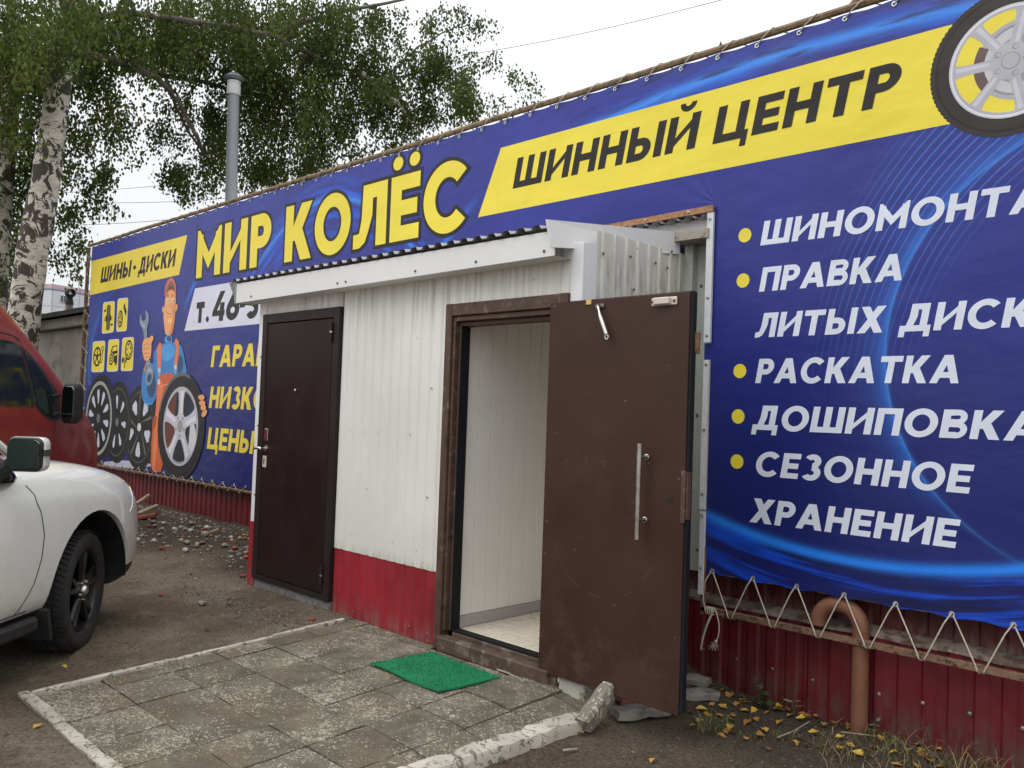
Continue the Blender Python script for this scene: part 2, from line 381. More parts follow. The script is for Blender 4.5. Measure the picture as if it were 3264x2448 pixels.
for i in range(7):
    for j in range(7):
        x0, x1, y0, y1 = xs[i], xs[i+1], ys[j], ys[j+1]
        if j == 6: y1 = -.855 if x1 < -1.2 else -.90
        if j == 6 and i > 4: y1 = -.62
        if y1-y0 < .03: continue
        gx = .0032; n = 4; zt = rs.uniform(-.002, .003); tx, ty = rs.uniform(-.008, .008), rs.uniform(-.008, .008)
        lift = 0.
        if j >= 5 and i == 5: lift = .008
        vs = []; fs = []
        for b in range(n+1):
            for a in range(n+1):
                x = x0+gx+(x1-x0-2*gx)*a/n; y = y0+gx+(y1-y0-2*gx)*b/n
                e = .004 if a in (0, n) or b in (0, n) else 0
                if e: x += rs.uniform(-.004, .004) if b not in (0, n) or a not in (0, n) else 0; y += rs.uniform(-.003, .003)
                vs.append((x, y, gz(x, y)+zt+lift-e+tx*(x-x0)+ty*(y-y0)))
        for b in range(n):
            for a in range(n): q = b*(n+1)+a; fs.append((q, q+1, q+n+2, q+n+1))
        ring = [a for a in range(n+1)]+[(b+1)*(n+1)-1 for b in range(1, n+1)]+[n*(n+1)+a for a in range(n-1, -1, -1)]+[b*(n+1) for b in range(n-1, 0, -1)]
        o = len(vs); vs += [(vs[k][0], vs[k][1], vs[k][2]-.06) for k in ring]
        m = len(ring); fs += [(ring[(k+1) % m], ring[k], o+k, o+(k+1) % m) for k in range(m)]
        mb = MB(); mb.add(vs, fs); build(mb, 'paving_slab', m_slab, pave, smooth=30, norm=False)
def kerb_run(p0, p1, lens, w, h0, m, seed, rnd=.006, round_=True):
    """kerb stones laid end to end, each its own stone with chipped edges"""
    r = random.Random(seed); p0 = Vector(p0); p1 = Vector(p1); d = (p1-p0); L = d.length; d.normalize(); q = Vector((-d.y, d.x)); s0 = 0
    for ln in lens:
        s1 = min(L, s0+ln); n = max(3, int((s1-s0)/.05)); vs = []; sec = [(-w/2, -.08), (-w/2, h0*.55), (-w*.38, h0), (w*.38, h0), (w/2, h0*.55), (w/2, -.08)]
        yaw = r.uniform(-.012, .012); dz = r.uniform(-.004, .004)
        for a in range(n+1):
            t = s0+.004+(s1-s0-.008)*a/n; k = 1 if 0 < a < n else .86
            for (u, v) in sec:
                P = p0+d*t+q*(u*k+yaw*(t-s0)+r.uniform(-rnd, rnd)); vs.append((P.x, P.y, gz(P.x, P.y)+v*k+dz+r.uniform(-rnd, rnd)*.6))
        K = len(sec); fs = [(a*K+b, a*K+(b+1) % K, (a+1)*K+(b+1) % K, (a+1)*K+b) for a in range(n) for b in range(K)]+[tuple(range(K-1, -1, -1)), tuple(n*K+b for b in range(K))]
        mb = MB(); mb.add(vs, fs); build(mb, 'kerb_stone', m, pave, smooth=35)
        s0 = s1
        if s0 >= L-.01: break
kerb_run((-2.185, -2.83), (-2.185, -.93), (.75, .62, .60), .034, .010, m_kerb, 1, .002)
kerb_run((-2.21, -2.86), (-.2, -2.86), (.56, .75, .80), .062, .012, m_kerb, 2, .003)
kerb_run((-.155, -2.75), (-.075, -1.80), (.5, .50), .105, .045, m_kerb, 3)
kerb_run((-.075, -1.79), (-.02, -1.04), (.38, .40), .105, .050, m_kerb, 4)
kerb_run((-.21, -3.3), (-.16, -2.77), (.6,), .105, .04, m_kerb, 5)

# ------------------------------------------------------------------ the shop building
def sheet(mb, x0, x1, z0, z1, y, pitch=.115, depth=.012, top=.45, flank=.12, sgn=-1, axis='x', m=0, th=.0):
    """trapezoid-profiled sheet metal; ribs stand out by depth towards sgn"""
    pts = []; x = x0
    while x < x1-1e-6:
        for f, h in ((0, 0), ((1-top)/2-flank, 0), ((1-top)/2, 1), (1-(1-top)/2, 1), (1-(1-top)/2+flank, 0)):
            xx = x+f*pitch
            if xx <= x1: pts.append((xx, h))
        x += pitch
    pts.append((x1, 0)); vs = []
    for (a, h) in pts:
        for z in (z0, z1):
            vs.append((a, y+sgn*depth*h, z) if axis == 'x' else (y+sgn*depth*h, a, z))
    fs = [(2*i, 2*i+2, 2*i+3, 2*i+1) for i in range(len(pts)-1)]
    mb.add(vs, fs, m); return mb
bld = thing('shop_building', (-3, .1, 0), 'long low metal-clad workshop with dark red lower walls behind the blue banner', 'building')
# body: back, ends and roof stand behind the cladding
mb = MB(); mb.box(-10.0, -3.62, .16, 9, -.1, 3.45).box(-3.62, -.26, .85, 9, -.1, 3.45).box(-.26, 4.5, .22, 9, -.1, 3.45)
build(mb, 'wall', m_greywall, bld)
mb = MB(); mb.box(-10.1, 4.6, .12, 9.1, 3.452, 3.50); build(mb, 'roof', m_roofin, bld)
for x0, x1 in ((-10.0, -8.4), (-8.397, -6.8), (-6.797, -5.2), (-5.197, -3.60)):
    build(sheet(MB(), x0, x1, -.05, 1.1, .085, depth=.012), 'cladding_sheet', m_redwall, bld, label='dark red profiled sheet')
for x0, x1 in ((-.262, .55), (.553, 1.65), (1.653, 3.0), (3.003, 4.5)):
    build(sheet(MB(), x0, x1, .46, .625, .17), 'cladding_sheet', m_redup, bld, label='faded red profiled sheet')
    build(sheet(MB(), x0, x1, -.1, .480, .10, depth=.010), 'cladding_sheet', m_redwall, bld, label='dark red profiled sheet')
    build(sheet(MB(), x0, x1, .625, 2.66, .17, pitch=.21, top=.5, depth=.016), 'cladding_sheet', m_greywall, bld, label='pale grey profiled sheet')
mb = MB()
n = 90; vs = []; fs = []
for i in range(n+1):
    x = -.262+(4.762)*i/n; r_ = noise.noise(Vector((x*5, 1, 2)))*.008
    vs += [(x, .16, .510+r_), (x, .084, .484+r_*.7), (x, .082, .468+r_)]
for i in range(n): fs += [(3*i, 3*i+3, 3*i+4, 3*i+1), (3*i+1, 3*i+4, 3*i+5, 3*i+2)]
mb.add(vs, fs); build(mb, 'ledge_flashing', m_ledge, bld)
mb = MB(); mb.box(-.262, -.02, -.035, .155, 2.577, 2.63); build(mb, 'beige_beam', m_beige, bld)
mb = MB(); mb.box(-.262, -.205, .10, .16, .0, 2.575); build(mb, 'corner_angle', m_greywall, bld)
def screw(P, nrm, parent, m=None, r=.009):
    mb = MB(); mb.lathe([(0, .0085), (r*.5, .008), (r*.55, .004), (r, .003), (r, 0)], P, nrm, 8); build(mb, 'screw', m or m_zinc, parent, smooth=True)
for x, z in ((.04, .24), (.25, .235), (.46, .23), (.68, .225), (1.01, .24), (1.21, .25), (1.41, .255), (1.62, .25), (1.85, .25), (2.1, .25)): screw((2.628+(x-2.628)*1.0356, .089, 1.526+(z-1.526)*1.0356), (0, -1, 0), bld, m_zinc, .010)
for x, z in ((-.115, 2.33), (-.118, 1.55), (-.09, .75)): screw((x-.06, .152, z), (0, -1, 0), bld, m_zincd, .011)

# ------------------------------------------------------------------ entrance porch
YF = -.84; PX0, PX1 = -3.645, -.262; RZ = .535
por = thing('entrance_porch', (-2.0, -.5, .05), 'small white metal entrance porch with two doors and a red base', 'porch')
DX0, DX1, DZ0, DZ1 = -3.555, -2.475, .155, 2.235      # closed dark door with its frame
OX0, OX1, OZ1 = -1.335, -.345, 2.175                    # open doorway with its frame
segs = [(PX0+.10, DX0, RZ, 2.52), (DX0, DX1, DZ1, 2.52), (DX1, OX0, RZ, 2.52), (OX0, OX1, OZ1, 2.52)]
for k, (x0, x1, z0, z1) in enumerate(segs):
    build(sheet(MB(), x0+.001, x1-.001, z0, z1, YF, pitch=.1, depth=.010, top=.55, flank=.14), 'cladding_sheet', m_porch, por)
for x0, x1 in ((PX0+.06, DX0), (DX1, OX0)):
    build(sheet(MB(), x0+.001, x1-.001, -.02, RZ+.02, YF+.006, pitch=.1, depth=.012, top=.55, flank=.14), 'cladding_sheet', m_redporch, por, label='crimson lower sheet')
mb = MB(); mb.box(PX0, PX0+.105, YF-.014, YF+.02, .585, 2.40, bev=.003).box(PX0, PX0+.012, YF+.021, -.02, .585, 2.40)
build(mb, 'corner_trim', m_trim, por)
mb = MB(); mb.box(PX0-.012, PX0+.10, YF-.012, YF+.03, .02, .583).box(PX0-.012, PX0, YF+.031, -.02, .02, .583)
build(mb, 'corner_trim', m_redporch, por, label='crimson corner trim')
mb = MB(); mb.box(OX1, PX1, YF-.012, YF+.01, .12, 2.44, bev=.003).box(PX1-.008, PX1+.004, YF+.011, YF+.10, .12, 2.44); build(mb, 'corner_trim', m_trim, por, label='white right corner trim')
build(sheet(MB(), YF+.10, .165, .5, 2.52, PX1, pitch=.105, depth=.010, top=.16, flank=.08, sgn=1, axis='y'), 'cladding_sheet', m_porchside, por, label='cream ribbed side sheet')
build(sheet(MB(), YF+.10, .165, -.02, .498, PX1, pitch=.105, depth=.010, top=.16, flank=.08, sgn=1, axis='y'), 'cladding_sheet', m_redporch, por, label='crimson lower side sheet')
# inner shell of the porch (behind the cladding)
mb = MB()
mb.box(PX0+.02, DX0-.001, YF+.02, YF+.07, 0, 2.38).box(DX0-.001, DX1+.001, YF+.02, YF+.07, DZ1, 2.38).box(DX1+.001, OX0-.001, YF+.02, YF+.07, 0, 2.38).box(OX0-.001, OX1+.001, YF+.02, YF+.07, OZ1, 2.38).box(OX1+.001, PX1-.012, YF+.02, YF+.07, 0, 2.38)
mb.box(DX0, DX1, YF+.05, YF+.07, 0.05, DZ1-.001)
build(mb, 'lining', m_conc, por)
# screws on the cladding
for x, z in ((-2.33, 1.36), (-2.15, 1.36), (-2.0, 1.36), (-1.66, 1.36), (-2.25, .66), (-1.80, .66), (-1.55, .64), (-2.1, .98), (-1.47, .98), (-1.62, 1.98), (-2.3, 2.0), (-1.1, 2.30), (-.62, 2.27), (-1.47, 1.66), (-2.2, .14), (-1.6, .16), (-1.42, .15)):
    screw((x, YF-.006, z), (0, -1, 0), por, m_zinc, .0065)
for z in (.8, 1.35, 1.9): screw((PX0+.05, YF-.014, z), (0, -1, 0), por, m_zincd, .007)
for y, z in ((-.70, 2.40), (-.42, 2.24), (-.33, 2.18), (-.10, 2.41), (-.46, 2.42), (-.22, 2.42), (-.58, 1.9)): screw((PX1+.012, y, z), (1, 0, 0), por, m_zincd, .009)

# closed dark door
mb = MB(); fw_ = .075
mb.box(DX0, DX0+fw_, YF-.035, YF+.04, DZ0, DZ1, bev=.004).box(DX1-fw_, DX1, YF-.035, YF+.04, DZ0, DZ1, bev=.004).box(DX0+fw_+.0005, DX1-fw_-.0005, YF-.034, YF+.04, DZ1-fw_, DZ1-.001, bev=.003).box(DX0+fw_+.0005, DX1-fw_-.0005, YF-.030, YF+.04, DZ0+.001, DZ0+.04)
build(mb, 'closed_door_frame', m_darkframe, por, label='dark brown frame of the closed door')
mb = MB(); mb.box(DX0+fw_+.004, DX1-fw_-.012, YF-.030, YF+.02, DZ0+.045, DZ1-fw_-.006, bev=.003)
dd_ = build(mb, 'closed_door', m_darkdoor, por, label='closed dark brown steel door')
mb = MB(); mb.lathe([(0, .012), (.006, .012), (.011, .008), (.012, 0)], (-3.02, YF-.032, 1.635), (0, -1, 0), 12); build(mb, 'peephole', m_steel, dd_, smooth=True)
mb = MB(); mb.box(-3.445, -3.405, YF-.040, YF-.031, 1.245, 1.325, bev=.003); build(mb, 'lock_plate', mat('maroon_lock_plate', (.16, .03, .03), .4), dd_)
mb = MB(); mb.box(-3.452, -3.398, YF-.036, YF-.0305, 1.237, 1.333, bev=.003); build(mb, 'lock_plate', m_steel, dd_)
mb = MB(); mb.box(-3.452, -3.398, YF-.040, YF-.031, 1.03, 1.12, bev=.003); build(mb, 'lock_plate', m_cream, dd_)
mb = MB(); mb.box(-3.432, -3.424, YF-.043, YF-.0395, 1.055, 1.09).box(-3.436, -3.414, YF-.043, YF-.0395, 1.085, 1.093); build(mb, 'keyhole', m_gapdark, dd_)
mb = MB(); mb.lathe([(0, .010), (.024, .008), (.026, 0)], (-3.425, YF-.031, 1.178), (0, -1, 0), 14).tube([(-3.425, YF-.036, 1.178), (-3.425, YF-.075, 1.178), (-3.438, YF-.082, 1.180), (-3.50, YF-.084, 1.176), (-3.53, YF-.080, 1.160)], [.009, .010, .011, .010, .007], 8)
build(mb, 'lever_handle', m_steel, dd_, smooth=True)
for z0, z1 in ((1.99, 2.12), (.27, .39)):
    mb = MB(); mb.tube([(DX1-fw_-.006, YF-.045, z0), (DX1-fw_-.006, YF-.045, z1)], .014, 10); h_ = build(mb, 'hinge', m_darkframe, por, smooth=True)
    mb = MB(); mb.tube([(DX1-fw_-.006, YF-.045, (z0+z1)/2-.006), (DX1-fw_-.006, YF-.045, (z0+z1)/2+.006)], .0148, 10); build(mb, 'hinge_ring', m_steel, h_, smooth=True)
mb = MB(); mb.box(DX0-.0, DX1, YF-.012, YF+.03, .0, DZ0-.002); build(mb, 'door_plinth', mat('grey_brick_base', (.19, .19, .185), .85, var=.2, vs=20, dirt=(.1, .09, .08), ds=30, bump=.5), por)

# open doorway: rusty box frame
mb = MB()
def fr(x0, x1, y0, y1, z0, z1, b=.004): mb.box(x0, x1, y0, y1, z0, z1, bev=b)
fr(OX0, OX0+.056, YF-.030, YF+.05, .09, OZ1); fr(OX0+.0565, OX0+.076, YF-.012, YF+.06, .20, OZ1-.076); fr(OX0+.0765, OX0+.094, YF+.02, YF+.10, .20, OZ1-.11)
fr(OX1-.075, OX1, YF-.030, YF+.05, .09, OZ1); fr(OX1-.105, OX1-.0755, YF-.012, YF+.06, .20, OZ1-.076)
fr(OX0+.0567, OX1-.0757, YF-.029, YF+.05, OZ1-.075, OZ1-.001); fr(OX0+.077, OX1-.106, YF-.011, YF+.06, OZ1-.108, OZ1-.0755); fr(OX0+.095, OX1-.106, YF+.02, YF+.10, OZ1-.135, OZ1-.1085)
build(mb, 'door_frame', m_frame, por, label='rusty brown steel frame of the open doorway')
mb = MB(); mb.box(OX0+.0945, OX0+.102, YF+.022, YF+.09, .20, OZ1-.136).box(OX0+.1025, OX1-.106, YF+.03, YF+.09, .196, .207); build(mb, 'rubber_seal', m_seal, por)
m_sill = mat('scuffed_brown_sill', (.075, .047, .032), .75, var=.3, vs=9, dirt=(.16, .135, .11), ds=14, dt=(.5, .64), dirt2=((.03, .022, .018), 22, .58, .66), bump=.6, bs=60, bd=.004)
mb = MB(); mb.box(OX0+.057, OX1-.04, YF-.055, YF+.02, .085, .175, bev=.008).box(OX0+.11, OX1-.06, YF+.021, YF+.11, .09, .195, bev=.004)
build(mb, 'door_sill', m_sill, por)
# open door leaf, swung right round flat along the wall
HX0, HX1, LY0, LY1, LZ0, LZ1 = -.455, .428, -.885, -.848, .160, 2.122
mb = MB(); vs = []
mb.box(HX0, HX1-.004, LY0, LY1-.012, LZ0, LZ1, bev=.003)
od = build(mb, 'open_door', m_leaf, por, label='open brown steel door leaf')
mb = MB(); mb.box(HX1-.0035, HX1+.011, LY0+.006, LY1+.006, LZ0+.012, LZ1-.0, bev=.003).box(HX0+.05, HX1-.004, LY1-.0115, LY1+.008, LZ1-.02, LZ1+.006).box(HX1-.03, HX1-.004, LY1-.0115, LY1+.006, LZ0+.01, LZ1-.021)
build(mb, 'rubber_seal', m_seal, od)
mb = MB(); mb.box(HX1-.022, HX1+.003, LY0-.003, LY0-.0005, 1.055, 1.285, bev=.001).tube([(HX1-.008, LY0-.004, 1.045), (HX1-.008, LY0-.004, 1.06)], .012, 8).box(HX1+.004, HX1+.012, LY0+.002, LY0+.030, 1.06, 1.28)
build(mb, 'latch_plate', m_frame, od)
mb = MB(); mb.box(HX1+.012, HX1+.034, LY1-.010, LY1+.004, 1.83, 1.93); build(mb, 'hinge_tab', m_rust, od)
bx = .205; mb = MB(); mb.tube([(bx, LY0-.058, .945), (bx, LY0-.058, 1.40)], .0125, 14)
hd = build(mb, 'pull_handle', m_steel, od, smooth=40)
for z in (1.335, 1.035):
    mb = MB(); mb.tube([(bx, LY0-.052, z), (bx+.004, LY0-.001, z)], .0065, 10).lathe([(.015, 0), (.015, .006), (.010, .008)], (bx+.004, LY0-.0005, z), (0, -1, 0), 14); build(mb, 'handle_mount', m_steel, hd, smooth=40)
mb = MB(); mb.box(.335, .362, LY0-.0025, LY0-.0003, 1.135, 1.152).lathe([(0, .003), (.008, .003), (.009, 0)], (.338, LY0-.0003, 1.142), (0, -1, 0), 10); build(mb, 'keyhole', m_gapdark, od)
mb = MB(); mb.box(-.135, -.080, LY0-.012, LY0-.0005, 2.075, 2.095, bev=.003).box(-.118, -.100, LY0-.024, LY0-.0125, 2.072, 2.094)
build(mb, 'closer_bracket', m_zincd, od)
mb = MB(); mb.tube([(-.108, LY0-.022, 2.083), (-.088, LY0-.03, 2.040)], .0055, 8).tube([(-.090, LY0-.03, 2.043), (-.075, LY0-.03, 2.01), (-.040, LY0-.03, 1.935)], [.008, .012, .012], 10)
mb.lathe([(.007, -.005), (.014, -.005), (.014, .005), (.007, .005), (.007, -.005)], (-.035, LY0-.03, 1.922), (0, 1, 0), 14)
build(mb, 'closer_arm', m_steel, od, smooth=40)
mb = MB(); mb.box(.212, .358, LY0-.010, LY0-.0005, 2.062, 2.102, bev=.004).box(.235, .325, LY0-.030, LY0-.0102, 2.066, 2.100, bev=.004)
cb = build(mb, 'closer_shoe', m_cream, od)
for x in (.223, .345):
    mb = MB(); mb.lathe([(0, .004), (.007, .003), (.008, 0)], (x, LY0-.010, 2.081), (0, -1, 0), 10); build(mb, 'screw', mat('rust_spot', (.12, .04, .015), .8), cb)
mb = MB(); mb.box(-.20, -.168, LY0-.006, LY0-.0005, 2.098, 2.124); build(mb, 'tape_scrap', mat('yellow_tape', (.62, .42, .12), .6), od)
# roof of the porch
def roofz(y): return 2.503+(y+1.0)*.120
mb = MB(); pts = []; x = -3.86; pitch = .115
while x < -.37:
    for f, h in ((0, 0), (.18, 0), (.32, 1), (.70, 1), (.84, 0)):
        xx = x+f*pitch
        if xx < -.372: pts.append((xx, h))
    x += pitch
vs = [(a, y, roofz(y)+h*.021) for a, h in pts for y in (-1.005 if True else 0, .03)]
mb.add(vs, [(2*i, 2*i+2, 2*i+3, 2*i+1) for i in range(len(pts)-1)])
vs = [(a, y, roofz(y)+h*.021-.0025) for a, h in pts for y in (-1.005, .03)]
mb.add(vs, [(2*i+1, 2*i+3, 2*i+2, 2*i) for i in range(len(pts)-1)])
build(mb, 'roof_sheet', m_roofin, por, norm=False)
mb = MB()
vs = [(-3.80, -.985, 2.330), (-.345, -.985, 2.355), (-.345, -.985, 2.487), (-3.80, -.985, 2.487), (-3.80, -.84, 2.330), (-.345, -.84, 2.355), (-.345, -.97, 2.487), (-3.80, -.97, 2.487), (-3.80, -.975, 2.340), (-.345, -.975, 2.365)]
mb.add([vs[0], vs[1], vs[2], vs[3]], [(0, 1, 2, 3)]); mb.add([vs[0], vs[1], vs[5], vs[4]], [(0, 3, 2, 1)])
mb.add([(-3.80, -.978, 2.338), (-.345, -.978, 2.362), (-.345, -.978, 2.48), (-3.80, -.978, 2.48)], [(3, 2, 1, 0)])
build(mb, 'fascia', m_fascia, por, norm=False)
for x in (-3.55, -2.35, -2.25, -1.5, -.95, -.42): screw((x, -.986, 2.365+(x+3.8)*.006), (0, -1, 0), por, m_zincd, .009)
mb = MB(); mb.prism([(-3.815, -.99, 2.325), (-3.815, -.80, 2.325), (-3.815, -.80, 2.545), (-3.815, -.99, 2.50)], (.012, 0, 0))
mb.prism([(-3.90, -1.0, 2.50), (-3.90, 0, 2.622), (-3.90, 0, 2.47), (-3.90, -.93, 2.34)], (.085, 0, 0))
build(mb, 'end_trim', mat('grey_green_trim', (.30, .33, .31), .5, var=.06), por)
mb = MB(); mb.prism([(-.372, -1.035, 2.537), (-.255, .02, 2.640), (-.255, .02, 2.510), (-.352, -1.015, 2.392)], (.012, -.003, 0))
build(mb, 'gable_trim', m_trim, por)
for y, z in ((-.66, 2.452), (-.38, 2.478), (-.09, 2.505)): screw((-.31+(y+.66)*.11+.018, y, z), (1, 0, 0), por, m_zincd, .009)
mb = MB(); mb.box(-1.0, -.02, .02, .028, 2.60, 2.70); build(mb, 'upper_flashing', m_trim, por)
mb = MB(); pts = []; x = -1.0
while x < -.02:
    for f, h in ((0, 0), (.18, 0), (.32, 1), (.70, 1), (.84, 0)):
        if x+f*.115 < -.012: pts.append((x+f*.115, h))
    x += .115
mb.add([(a, y, 2.690+h*.019+(y+.06)*.06) for a, h in pts for y in (-.06, .03)], [(2*i, 2*i+2, 2*i+3, 2*i+1) for i in range(len(pts)-1)]); build(mb, 'roof_sheet', m_roofin, por, norm=False)
mb = MB(); mb.box(-3.66, PX1-.015, YF+.075, .80, 2.385, 2.395); build(mb, 'ceiling', m_pvc, por)
# room seen through the doorway
mb = MB()
IX = -1.268; ztop = 2.33
for k in range(14):
    y0 = YF+.105+k*.112; mb_ = MB(); mb_.box(IX-.02, IX, y0+.0015, y0+.1105, .27, ztop, bev=.002); build(mb_, 'wall_panel', m_pvc, por)
mb = MB(); mb.box(IX-.03, IX-.021, YF+.10, .9, .0, ztop); build(mb, 'panel_backing', m_pvcseam, por)
mb = MB(); mb.box(IX-.02, IX+.014, YF+.105, .9, .201, .268, bev=.004); build(mb, 'skirting_board', m_base, por)
mb = MB(); mb.box(IX-.02, -.30, .75, .78, .0, ztop).box(-.318, -.30, YF+.1, .749, 0, ztop); build(mb, 'inner_wall', m_pvc, por)
mb = MB(); mb.box(IX, -.32, YF+.112, .745, .14, .196); build(mb, 'floor_bed', m_grout, por)
for i in range(9):
    for j in range(5):
        x0 = IX+i*.33-.10; y0 = YF+.115+j*.33-.16; x0c, y0c = max(x0, IX), max(y0, YF+.115)
        x1c, y1c = min(x0+.327, -.32), min(y0+.327, .744)
        if x1c-x0c < .02 or y1c-y0c < .02: continue
        mb = MB(); mb.box(x0c, x1c, y0c, y1c, .1962, .2, bev=.0015); build(mb, 'floor_tile', m_tile, por)
mb = MB(); mb.tube([(-1.18, YF+.18, 2.03), (-1.18, YF+.18, 1.99), (-1.165, YF+.17, 1.96), (-1.15, YF+.16, 1.93), (-1.155, YF+.165, 1.89)], .003, 6); build(mb, 'loose_wire', m_cream, por, smooth=True)
# ------------------------------------------------------------------ the banner
def ripple(s):
    x, y, z = s.xyz()
    n1 = s.noise(1, 3, .5, vec=s.vec(x*.9, 0., z*1.6))
    n2 = s.noise(1, 3, .6, vec=s.vec(x*3.2-z*1.4, 0., z*5+x*.6))
    dx = x*1.-.0; dz = z*1.-2.78; r = (dx*dx+dz*dz).sqrt()
    ang = s.nt.nodes.new('ShaderNodeMath'); ang.operation = 'ARCTAN2'; s.nt.links.new(dz.o, ang.inputs[0]); s.nt.links.new(dx.o, ang.inputs[1]); ang = E_(s.nt, ang.outputs[0])
    fan = (ang*13.+r*3).sin()*r.map(.02, .55, 1, 0)*z.gt(2.78)
    s.bump(n1, .42, .06); s.bump(n2, .26, .02); s.bump(fan*x.map(.05, -.02), .16, .006); s.bump(s.noise(700, 1), .10, .0006)
    seams = None
    for X in (-8.25, -6.72, -3.55, -1.80, .0):
        t = (x-X+z*.004).abs().map(0, .012, 1, 0); seams = t if seams is None else seams.max(t)
    s.bump(seams, .5, .004); return seams
PM = {}
def pcol(c, rough=.42):
    """a flat printing ink on the vinyl"""
    k = tuple(round(v, 4) for v in c)
    if k not in PM:
        s = Sh('printed_vinyl'); ripple(s)
        cc = s.scale(c, s.noise(2.5, 3).map(.3, .7, .97, 1.03)); s.col(cc); s.rough(rough); s.b.inputs['Specular IOR Level'].default_value = .45 if max(c) > .1 else .25
        PM[k] = s.m
    return PM[k]
def bgmat():
    s = Sh('blue_printed_vinyl'); x, y, z = s.xyz(); seams = ripple(s)
    base = s.mix(z.map(.7, 3.6), (.009, .016, .135), (.023, .034, .285))  # paler towards the top: sky sheen and haze put into the blue
    base = s.mix(s.noise(.8, 3, vec=s.vec(x, 0., z)).map(.35, .7)*.35, base, (.012, .014, .105))
    def streaks(z0, above, below, ks, kf, thr=(.47, .72)):
        """smeared bands of light running along the curve z0(x)"""
        t = z-z0
        n = s.noise(1, 4, .6, vec=s.vec(x*ks, 3.7, t*kf)); env = t.map(-below, -below*.35)*t.map(0, above, 1, 0)
        return n.map(*thr)*env, t
    # sweep at the foot, right side
    zc = x*x*.155-x*.32+.985
    a, t = streaks(zc+x*x*.02, .02, .55, .75, 17, (.455, .585)); right = x.map(-.2, .1)
    base = s.mix(a*right*.95, base, (.006, .075, .62)); base = s.mix(((t*t)*-1300.).exp()*right*.95, base, (.018, .22, .85))
    base = s.mix(s.noise(1, 3, vec=s.vec(x*1.3, 9., t*14)).map(.5, .66)*t.map(-.36, -.12)*t.map(-.05, .0, 1, 0)*right*.9, base, (.008, .010, .05))
    # bands along the top
    zt = x*x*-.055+x*.06+3.525
    a, t = streaks(zt, .11, .10, 1.5, 15, (.42, .66)); tr = x.map(-1.6, -.9)*z.gt(3.2)
    base = s.mix(a*tr*.95, base, (.012, .095, .60)); base = s.mix(((t*t)*-1100.).exp()*tr*.9, base, (.04, .26, .85))
    base = s.mix(s.noise(1, 3, vec=s.vec(x*2.2-t*6, 5., t*22)).map(.52, .66)*tr*z.gt(3.46)*.75, base, (.012, .012, .06))
    # swirls behind the large yellow words
    wx = x+s.noise(1.1, 2, vec=s.vec(x, 0., z))*.5
    zz = (x+4.1)*(x+4.1)*-.34+3.42
    t = z-zz; m = x.map(-6.4, -5.6)*x.map(-2.1, -1.6, 1, 0)*z.gt(2.7)
    n = s.noise(1, 4, .6, vec=s.vec(x*1.4, 8., t*13)).map(.45, .58)
    base = s.mix(n*t.map(-.5, -.15)*t.map(.05, .26, 1, 0)*m*.95, base, (.012, .09, .60)); base = s.mix(((t*t)*-1300.).exp()*m*x.map(-5.6, -5)*.85, base, (.035, .24, .80))
    d2 = (x+2.25)*-.9+(z-2.95); n = ((d2*d2)*-500.).exp()*x.map(-2.7, -2.4)*x.map(-1.3, -2, 0, 1)*z.map(3.2, 2.9)
    base = s.mix(n*.85, base, (.02, .15, .70))
    d3 = (x+6.75)*-1.1+(z-2.85); n = ((d3*d3)*-420.).exp()*x.map(-7.05, -6.8)*x.map(-6.2, -6.5)*z.gt(2.3)
    base = s.mix(n*.85, base, (.02, .15, .70))
    # big ring and its fine companion lines at the right
    def rings(cx, cz, R, wide, nl, xa, xb, seed):
        dx, dz = x-cx, z-cz; r = (dx*dx+dz*dz).sqrt()
        return r, (r-R), ((dz*.8-dx*.75))
    r, t, q = rings(2.02, 1.88, 1.035, .6, 12, 0, 1, 0)
    glow = ((t.max(0.)*-22.).exp())*t.gt(0.)
    base = s.mix(glow*.8*x.gt(.1)*z.map(.95, 1.3)*q.map(-.3, .4), base, (.03, .16, .62)); base = s.mix((t.abs()*-160.).exp()*x.gt(.1)*.4*q.map(-.9, .2), base, (.05, .30, .8))
    dx, dz = x-2.32, z-1.62; r2 = (dx*dx*1.15+dz*dz).sqrt(); fine = ((r2*165.).sin()).map(.6, 1.)*r2.map(1.22, 1.45)*r2.map(2.0, 1.7)*x.gt(.12)*z.gt(1.2)*z.lt(2.97)*(dz*1.)*1.
    base = s.mix(fine*.5, base, (.05, .20, .70))
    # fine arcs at the far left
    dx, dz = x+8.85, z-2.0; r3 = (dx*dx+dz*dz*1.25).sqrt(); fine = ((r3*75.).sin()).map(.7, 1.)*r3.map(1.0, 1.12)*r3.map(1.52, 1.3)*x.lt(-9.0)*z.gt(1.8)*z.lt(2.97)
    base = s.mix(fine*.5, base, (.05, .22, .60)); g3 = ((r3-1.07).abs()*-30.).exp()*x.lt(-9.2)*z.gt(1.7)*z.lt(2.7)
    base = s.mix(g3*.5, base, (.03, .22, .60))
    base = s.scale(base, s.noise(500, 1).map(.3, .7, .88, 1.12))
    s.col(base); s.rough(.40); s.b.inputs['Specular IOR Level'].default_value = .38; return s.m
m_bg = bgmat()
ban = thing('banner', (-4, 0, .66), 'huge blue vinyl banner with yellow and white lettering laced across the shop wall', 'banner')
BL, BR, BZ0, BZ1 = -10.04, 3.6, .655, 3.655
mb = MB()
out = [(BL, BZ0), (-3.63, BZ0), (-3.63, 2.45), (-3.93, 2.45), (-3.93, 2.58), (-.93, 2.58), (-.93, 2.722), (-.005, 2.735), (.0, 2.72), (-.0, 1.967), (-.045, 1.965), (-.045, 1.87), (.0, 1.868), (.0, .655)]
